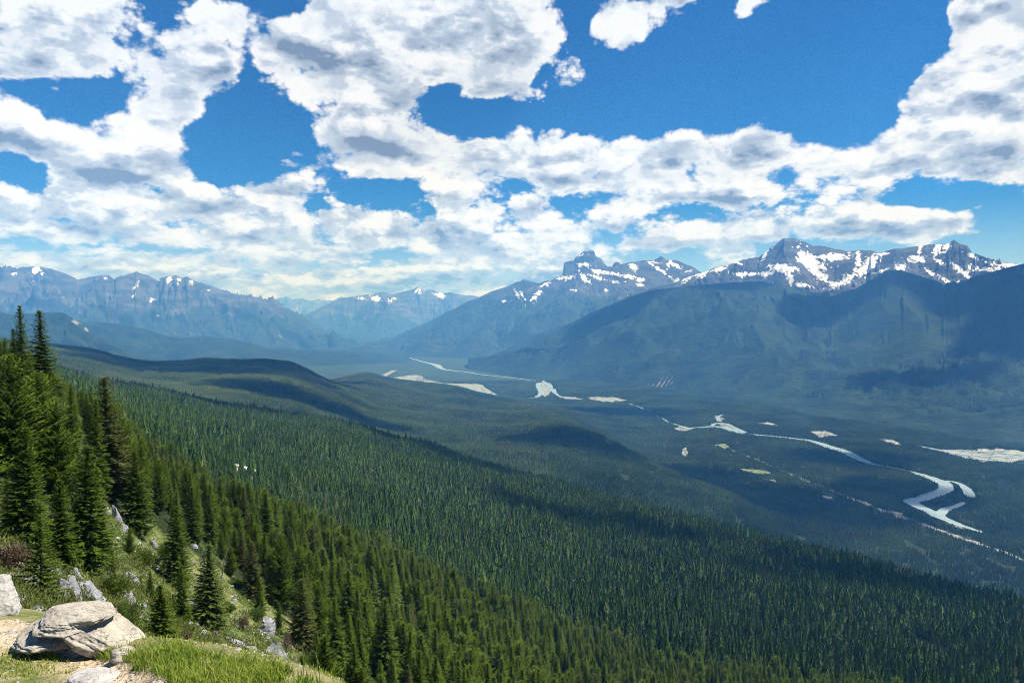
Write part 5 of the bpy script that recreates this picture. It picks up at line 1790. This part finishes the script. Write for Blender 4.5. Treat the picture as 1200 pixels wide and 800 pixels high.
# the big pale boulder: an overhanging upper slab resting in one piece on a rounder lower lump
def boulder():
    x, y, z = ground_at(104, 770, 3.0)
    d = math.hypot(x, y)
    u = 0.90 * d / F                            # metres per point of the view there
    parts = []
    n = 0
    for seed, cx, cz, cy, sz, tilt, cut in ((9, 8, 17, 0.06, (48, 44, 25), -0.42, 0.66), (5, -24, 41, 0.18, (46, 50, 12), 0.10, 0.62), (14, -50, 20, 0.30, (34, 50, 9), 0.20, 0.8), (21, -12, 10, 0.0, (22, 18, 8), 0.1, 0.55), (27, -38, 19, 0.05, (18, 14, 7), 0.0, 0.55), (31, 36, 8, -0.02, (16, 16, 8), -0.5, 0.6)):
        v, f = rock_np(seed, (1, 1, 1), 6, 10, cut + 0.10, 0.15, 1.7, 0.05)
        v = v * np.array(sz) * u
        c, s = math.cos(tilt), math.sin(tilt)
        v = np.stack([v[:, 0] * c - v[:, 2] * s, v[:, 1], v[:, 0] * s + v[:, 2] * c], -1)
        parts.append((v + np.array([cx * u, cy, cz * u]), f, np.zeros(len(v))))
    v, f, t = joined(parts)
    o = mesh_np('boulder', v, f, M_LIME, smooth=True)
    o.location = (x, y + 0.12, z - 0.03)
    o.rotation_euler = (0, 0, -math.atan2(x, y))
    tag(o, 'big pale cracked boulder on the sandy ledge, its upper slab overhanging', 'boulder')
    return o


boulder()
place_rock('stone', 145, 771, 26, 16, M_LIME, 33, 'small pale wedge of stone split off the lower end of the big boulder', 'stone', dmin=3.0, sub=4, turn=0.2)
place_rock('stone', 112, 802, 64, 17, M_WHITE, 37, 'flat white stone sunk in the trodden soil below the big boulder', 'stone', dmin=3.0, sub=5, depth=0.9, cut=0.6)
place_rock('rock', -4, 718, 46, 42, M_WHITE, 41, 'speckled white rock at the picture edge beyond the sandy path', 'rock', dmin=3.0, sub=6, depth=0.7)
place_rock('stone', 52, 708, 13, 10, M_LIME, 43, 'small tan stone lying behind the big boulder on its uphill side', 'stone', dmin=3.0, sub=4)
place_rock('stone', 14, 741, 12, 4, M_WHITE, 44, 'little white stone lying in the middle of the sandy path', 'stone', dmin=3.0, sub=4)
CRAGS = [   # column, foot, width, height, lean, label
    (104, 712, 30, 44, -0.25, 'largest grey slab of rock tilting up just behind the big boulder'),
    (84, 706, 22, 34, 0.1, 'dark grey rock wedged to the left of the tilting slab behind the boulder'),
    (71, 700, 18, 32, 0.2, 'upright grey rock behind the small loose limbed spruce'),
    (88, 682, 16, 22, 0.0, 'grey block above the tilting slab, at the foot of the large dark spruce'),
    (124, 600, 9, 13, -0.15, 'thin pale rock fin at the upper rim of the open slope'),
    (137, 611, 11, 20, -0.2, 'leaning pale rock fin with a jagged edge high on the open slope'),
    (145, 622, 10, 13, 0.0, 'small grey rock below the leaning pale fin'),
    (157, 684, 12, 18, -0.3, 'dark grey rock slanting out of the middle of the open slope'),
    (180, 641, 10, 12, -0.3, 'pale rock beside the full spruce at the rim of the open slope'),
    (152, 706, 18, 16, 0.0, 'low grey rock among green shrubs right above the boulder'),
    (227, 642, 12, 9, 0.0, 'low pale rock between two spruces near the leaning dead pole'),
    (322, 790, 46, 52, 0.05, 'big broken grey crag at the end of the bright grass'),
    (313, 742, 22, 24, 0.1, 'smaller pale block perched above the big grey crag'),
    (296, 770, 18, 20, 0.0, 'grey rock leaning on the uphill side of the big crag'),
    (231, 778, 22, 18, 0.0, 'shadowed grey rock peeping over the bright grass'),
    (273, 755, 20, 10, 0.0, 'low stone ledge under the shaggy dark spruce, level with its roots'),
]
for k, (px, base, w, h, lean, lab) in enumerate(CRAGS):
    place_rock('rock_outcrop', px, base, w, h, M_CRAG, 50 + k, lab, 'rock', sub=5, cut=0.58, rough=0.24, layer=0.12, lean=lean, turn=0.4 * math.sin(k * 2.3), sink=0.3)


# ------------------------------------------------------------------ leaning dead pole
def dead_pole():
    x, y, z = ground_at(259, 677, 20)
    d = math.hypot(x, y)
    L, lx = 44 / F * d, 9 / F * d
    root = bpy.data.objects.new('dead_tree', None)
    COL.objects.link(root)
    root.location = (x, y, z)
    tag(root, 'thin leaning dead pole without bark in the gap between the spruces', 'dead tree')
    t = np.linspace(0, 1, 9)
    pts = np.stack([lx * t + 0.05 * np.sin(t * 9), 0 * t, L * t - 0.2], -1)
    v, f = tube_np(pts, 0.10 * (1 - 0.7 * t))
    mesh_np('trunk', v, f, M_DEAD, parent=root)
    for k, (tt, ang, ln) in enumerate([(0.45, 0.6, 0.5), (0.6, 2.9, 0.45), (0.72, 0.2, 0.4), (0.83, 3.4, 0.3), (0.9, 1.0, 0.25)]):
        p = np.array([lx * tt, 0, L * tt - 0.2])
        e = p + np.array([math.cos(ang) * ln, math.sin(ang) * ln, 0.12])
        v, f = tube_np([p, (p + e) / 2 + np.array([0, 0, 0.03]), e], [0.022, 0.016, 0.006], 5)
        mesh_np('limb', v, f, M_DEAD, parent=root)


dead_pole()


# ------------------------------------------------------------------ shrubs
def mat_leaf(name, a, b, transl=0.35):
    m, g, out = new_mat(name)
    t = g.attr('tip')
    p = geo_pos(g)
    c = g.mix(g.math('ADD', g.math('MULTIPLY', t, 0.7), g.math('MULTIPLY', g.noise(p, 0.9, 3.0), 0.3)), a, b)
    d, tr, mx = g.node('ShaderNodeBsdfDiffuse'), g.node('ShaderNodeBsdfTranslucent'), g.node('ShaderNodeMixShader')
    g.put(d.inputs[0], c)
    g.put(tr.inputs[0], c)
    mx.inputs[0].default_value = transl
    g.l.new(d.outputs[0], mx.inputs[1])
    g.l.new(tr.outputs[0], mx.inputs[2])
    g.l.new(mx.outputs[0], out.inputs[0])
    return m


M_LEAF = mat_leaf('shrub_leaves', (0.050, 0.085, 0.016), (0.15, 0.20, 0.035))
M_DRYLEAF = mat_leaf('dry_shrub_leaves', (0.075, 0.050, 0.032), (0.17, 0.115, 0.075), 0.15)
M_STRAW = mat_leaf('pale_grass_leaves', (0.20, 0.20, 0.09), (0.40, 0.37, 0.20), 0.3)
M_COVER = mat_leaf('undergrowth_leaves', (0.050, 0.085, 0.016), (0.25, 0.26, 0.085), 0.35)
M_GRASS = mat_leaf('grass_blades', (0.15, 0.25, 0.024), (0.42, 0.44, 0.10), 0.45)


def tufts_np(c, rad, hgt, n_each, leaf, seed, upright=0.5, tip=None):
    """small leaves filling low domes round the given centres"""
    rg = np.random.default_rng(seed)
    m = len(c)
    idx = np.repeat(np.arange(m), n_each)
    n = len(idx)
    d = rg.normal(size=(n, 3))
    d[:, 2] = np.abs(d[:, 2])
    d /= np.linalg.norm(d, axis=1)[:, None]
    q = rg.random(n) ** 0.4
    pos = c[idx] + d * q[:, None] * np.stack([rad[idx], rad[idx], hgt[idx]], -1)
    ax = d * (1 - upright) + np.array([0, 0, upright]) + rg.normal(0, 0.35, (n, 3))
    ax /= np.linalg.norm(ax, axis=1)[:, None]
    sd = np.cross(ax, rg.normal(size=(n, 3)))
    sd /= np.linalg.norm(sd, axis=1)[:, None] + 1e-9
    ln = (leaf[idx] * rg.uniform(0.6, 1.3, n))[:, None]
    V = np.stack([pos - sd * ln * 0.22, pos + sd * ln * 0.22, pos + ax * ln], 1).reshape(-1, 3)
    tp = (tip[idx] if tip is not None else 0.5) + rg.uniform(-0.3, 0.3, n)
    return V, np.arange(3 * n).reshape(-1, 3), np.repeat(np.clip(tp, 0, 1), 3)


SHRUBS = [   # column, foot, width, height, material, leaves, label
    (110, 655, 30, 18, 'leaf', 'flat green shrub at the foot of the young spruce above the rocks'),
    (195, 715, 30, 18, 'leaf', 'wide low green shrub on the bank above the squat spruce'),
    (190, 652, 26, 14, 'leaf', 'small green shrub hard against the full spruce at the slope rim'),
    (264, 720, 24, 14, 'leaf', 'green shrub just downhill of the shaggy spruce'),
    (128, 728, 34, 22, 'leaf', 'leafy green shrub touching the top of the big boulder'),
    (14, 668, 38, 32, 'dry', 'brown dried out brush at the picture edge below the thin spruce'),
    (285, 740, 13, 26, 'dry', 'rusty brown dead young conifer on the open slope above the big crag'),
    (216, 756, 14, 18, 'dry', 'reddish brown dry shrub between the squat spruce and the shaggy one'),
    (336, 764, 14, 28, 'dry', 'brown dry shrub clinging to the top of the big grey crag'),
    (264, 779, 34, 26, 'straw', 'tall clump of pale dry grass behind the bright green grass'),
    (364, 786, 28, 28, 'leaf', 'broad leaved green shrub at the downhill foot of the big crag'),
    (134, 700, 36, 34, 'leaf', 'dark green shrub spreading above the grey slabs behind the boulder'),
    (150, 734, 34, 36, 'leaf', 'green shrub in the shadow directly above the boulder\'s lower end'),
    (166, 664, 28, 20, 'leaf', 'round green shrub in the middle of the open slope under the slanting rock'),
    (230, 726, 20, 16, 'leaf', 'light green shrub at the uphill foot of the shaggy dark spruce'),
    (178, 664, 24, 16, 'straw', 'greyish green low bush below the full spruce at the slope rim'),
    (252, 700, 24, 14, 'leaf', 'green shrub on the slope right above the shaggy spruce tip'),
    (300, 728, 22, 18, 'leaf', 'bright green shrub above the dead young conifer'),
    (244, 766, 24, 20, 'leaf', 'dense green shrub beneath the shaggy spruce near the pale grass clump'),
    (280, 690, 26, 14, 'leaf', 'low green bush under the sunlit spruce on the downhill rim'),
]


def shrub(k, px, base, wpx, hpx, kind, lab):
    x, y, z = ground_at(px, base, 14.0)
    d = math.hypot(x, y)
    w, h = wpx / F * d, hpx / F * d
    rg = np.random.default_rng(400 + k)
    root = bpy.data.objects.new('dry_shrub' if kind == 'dry' else ('grass_clump' if kind == 'straw' else 'shrub'), None)
    COL.objects.link(root)
    root.location = (x, y, z)
    tag(root, lab, 'shrub' if kind != 'straw' else 'grass clump')
    n = 16
    ang, rr = rg.uniform(0, 6.28, n), np.sqrt(rg.random(n)) * w * 0.36
    c = np.stack([rr * np.cos(ang), rr * np.sin(ang), h * rg.uniform(0.0, 0.5, n)], -1)
    mat = {'dry': M_DRYLEAF, 'straw': M_STRAW, 'leaf': M_LEAF}[kind]
    v, f, t = tufts_np(c, np.full(n, w * 0.20), np.full(n, h * 0.40), 150 if kind != 'dry' else 110, np.full(n, max(0.10, 0.075 * w)), 800 + k, 0.75 if kind == 'straw' else 0.35, rg.uniform(0.2, 0.8, n))
    mesh_np('foliage', v, f, mat, dict(tip=t), smooth=False, parent=root)
    parts = []
    for a in np.linspace(0, 6.28, 9)[:-1]:
        e = np.array([math.cos(a) * w * 0.3, math.sin(a) * w * 0.3, h * 0.8])
        tv, tf = tube_np([np.array([0, 0, -0.1]), e * 0.5 + np.array([0, 0, h * 0.1]), e], [0.03, 0.02, 0.008], 5)
        parts.append((tv, tf, np.zeros(len(tv))))
    v, f, t = joined(parts)
    mesh_np('stem', v, f, M_DEAD, parent=root)


for k, a in enumerate(SHRUBS):
    shrub(k, *a)


# ------------------------------------------------------------------ undergrowth and rubble on the open slope
def open_points(n, seed, rmax=260):
    rg = np.random.default_rng(seed)
    half = math.tan(R(37))
    r = np.exp(rg.uniform(math.log(20), math.log(rmax), n * 4))
    a = rg.uniform(-0.68, 0.35, n * 4)
    x, y = r * np.sin(a), r * np.cos(a)
    z = terrain_z(x, y)
    sx, sy = view(x, y, z)
    k = (sx > -20) & (sx < 700) & (sy < 830) & seen(x, y, z, 0.8, 0.004)
    return x[k][:n], y[k][:n], z[k][:n], sx[k][:n], sy[k][:n], rg


x, y, z, sx, sy, rg = open_points(16000, 71)
op = np.zeros(len(x), bool)
for p in OPEN_POLYS:
    op |= in_poly(sx + 6 * fbm(x / 6, y / 6, 3, 9), sy, p)
d = np.hypot(x, y)
keep = (op | (rg.random(len(x)) < 0.35))
x, y, z, d = x[keep], y[keep], z[keep], d[keep]
sz = rg.uniform(0.22, 0.75, len(x)) * np.where(rg.random(len(x)) < 0.16, 2.1, 1)
tone = np.clip(0.32 + 0.70 * fbm(x / 5, y / 5, 3, 61) + rg.uniform(-0.2, 0.2, len(x)), 0, 1)
v, f, t = tufts_np(np.stack([x, y, z], -1), sz * 0.8, sz * 0.5, 34, np.clip(sz * 0.24, 0, 0.0026 * np.hypot(x, y) + 0.03), 72, 0.5, tone)
tag(mesh_np('undergrowth', v, f, M_COVER, dict(tip=t), smooth=False), 'low grass and herbs covering the open slope between the trees', 'undergrowth', kind='stuff')


def scatter_stones(name, xs, ys, sizes, mat, label, cat, seed, sub=2):
    rg = np.random.default_rng(seed)
    v0, f0 = ICO[sub]
    zs = terrain_z(xs, ys)
    parts = []
    for k in range(len(xs)):
        v = v0 * (1 + 0.30 * noise3(v0, 1.3, 2, k % 40)[:, None]) * sizes[k] * np.array([1, rg.uniform(0.6, 1), rg.uniform(0.4, 0.75)])
        a = rg.uniform(0, 6.28)
        v = np.stack([v[:, 0] * math.cos(a) - v[:, 1] * math.sin(a), v[:, 0] * math.sin(a) + v[:, 1] * math.cos(a), v[:, 2]], -1)
        parts.append((v + np.array([xs[k], ys[k], zs[k] + 0.15 * sizes[k]]), f0, np.zeros(len(v))))
    v, f, t = joined(parts)
    tag(mesh_np(name, v, f, mat, smooth=False), label, cat, kind='stuff')


x, y, z, sx, sy, rg = open_points(9000, 81, 150)
op = np.zeros(len(x), bool)
for p in OPEN_POLYS:
    op |= in_poly(sx, sy, p)
keep = op & (fbm(x / 4.5, y / 4.5, 3, 33) > 0.05)
x, y = x[keep][:900], y[keep][:900]
scatter_stones('rubble', x, y, np.random.default_rng(5).uniform(0.08, 0.42, len(x)) ** 1.2, M_CRAG, 'grey broken stones strewn over the open slope', 'rubble', 82)

# ------------------------------------------------------------------ the ledge underfoot: grass and pebbles
LUSH = [(112, 772), (150, 764), (205, 760), (250, 768), (300, 777), (345, 788), (385, 806), (380, 860), (215, 860), (205, 806), (160, 788), (130, 784)]
MED = [(-40, 750), (30, 752), (70, 764), (100, 778), (90, 788), (50, 790), (-40, 800)]


def ledge_pts(n, seed):
    rg = np.random.default_rng(seed)
    r = rg.uniform(3.2, 9.0, n)
    a = rg.uniform(-0.70, -0.20, n)
    x, y = r * np.sin(a), r * np.cos(a)
    z = terrain_z(x, y)
    sx, sy = view(x, y, z)
    return x, y, z, sx, sy, rg


def build_grass():
    x, y, z, sx, sy, rg = ledge_pts(170000, 91)
    nn = fbm(x * 2.6, y * 2.6, 3, 44)
    lush = in_poly(sx + 10 * nn, sy + 3 * nn, LUSH)
    med = in_poly(sx + 8 * nn, sy + 4 * nn, MED)
    edge = np.hypot(x, y) < 7.4
    p = np.where(lush, np.clip(0.62 + 1.1 * nn, 0.06, 1), np.where(med, np.clip(0.35 + 0.9 * nn, 0.02, 0.8), np.clip(0.05 + 0.5 * (nn - 0.15), 0.0, 0.3)))
    p = np.where(in_poly(sx, sy, SAND_POLY) | in_poly(sx, sy, SAND2), p * 0.08, p)
    k = (rg.random(len(x)) < p) & edge & (sx > -30) & (sx < 420)
    x, y, z, lush, nn = x[k], y[k], z[k], lush[k], nn[k]
    n = len(x)
    print('blades', n)
    h = np.where(lush, rg.uniform(0.025, 0.095, n), rg.uniform(0.012, 0.045, n)) * (1 + 0.4 * nn)
    stalk = rg.random(n) < np.where(lush, 0.022, 0.003)
    h = np.where(stalk, rg.uniform(0.16, 0.27, n), h)
    w = np.where(stalk, 0.0022, rg.uniform(0.0025, 0.0055, n))
    a, b = rg.uniform(0, 6.28, n), rg.uniform(0, 6.28, n)
    sd = np.stack([np.cos(a), np.sin(a), 0 * a], -1) * w[:, None]
    bend = np.stack([np.cos(b), np.sin(b), 0 * b], -1) * (h * rg.uniform(0.1, 0.75, n))[:, None]
    o = np.stack([x, y, z - 0.006], -1)
    up = np.array([0, 0, 1.0])
    m = o + up * (h * 0.55)[:, None] + bend * 0.3
    tp = o + up * (h * 0.92)[:, None] + bend
    V = np.stack([o - sd, o + sd, m + sd * 0.8, m - sd * 0.8, tp], 1).reshape(-1, 3)
    i = np.arange(n)[:, None] * 5
    Fc = np.concatenate([i + np.array([[0, 1, 2]]), i + np.array([[0, 2, 3]]), i + np.array([[3, 2, 4]])])
    tone = np.clip(0.26 + 0.4 * nn + rg.uniform(-0.3, 0.3, n) + np.where(lush, -0.05, 0.2) + 0.6 * stalk + (rg.random(n) < 0.05), 0, 1)
    tag(mesh_np('grass', V, Fc, M_GRASS, dict(tip=np.repeat(tone, 5)), smooth=False), 'short bright green grass growing along the edge of the ledge', 'grass', kind='stuff')


build_grass()
x, y, z, sx, sy, rg = ledge_pts(9000, 92)
k = (in_poly(sx, sy, SAND_POLY) | in_poly(sx, sy, SAND2) | (rg.random(len(x)) < 0.12)) & ~in_poly(sx, sy, LUSH) & (sx > -20) & (np.hypot(x, y) < 8)
x, y = x[k][:1600], y[k][:1600]
scatter_stones('pebbles', x, y, np.random.default_rng(6).uniform(0.004, 0.017, len(x)), M_LIME, 'pale pebbles scattered over the sandy ledge', 'pebbles', 93, sub=1)
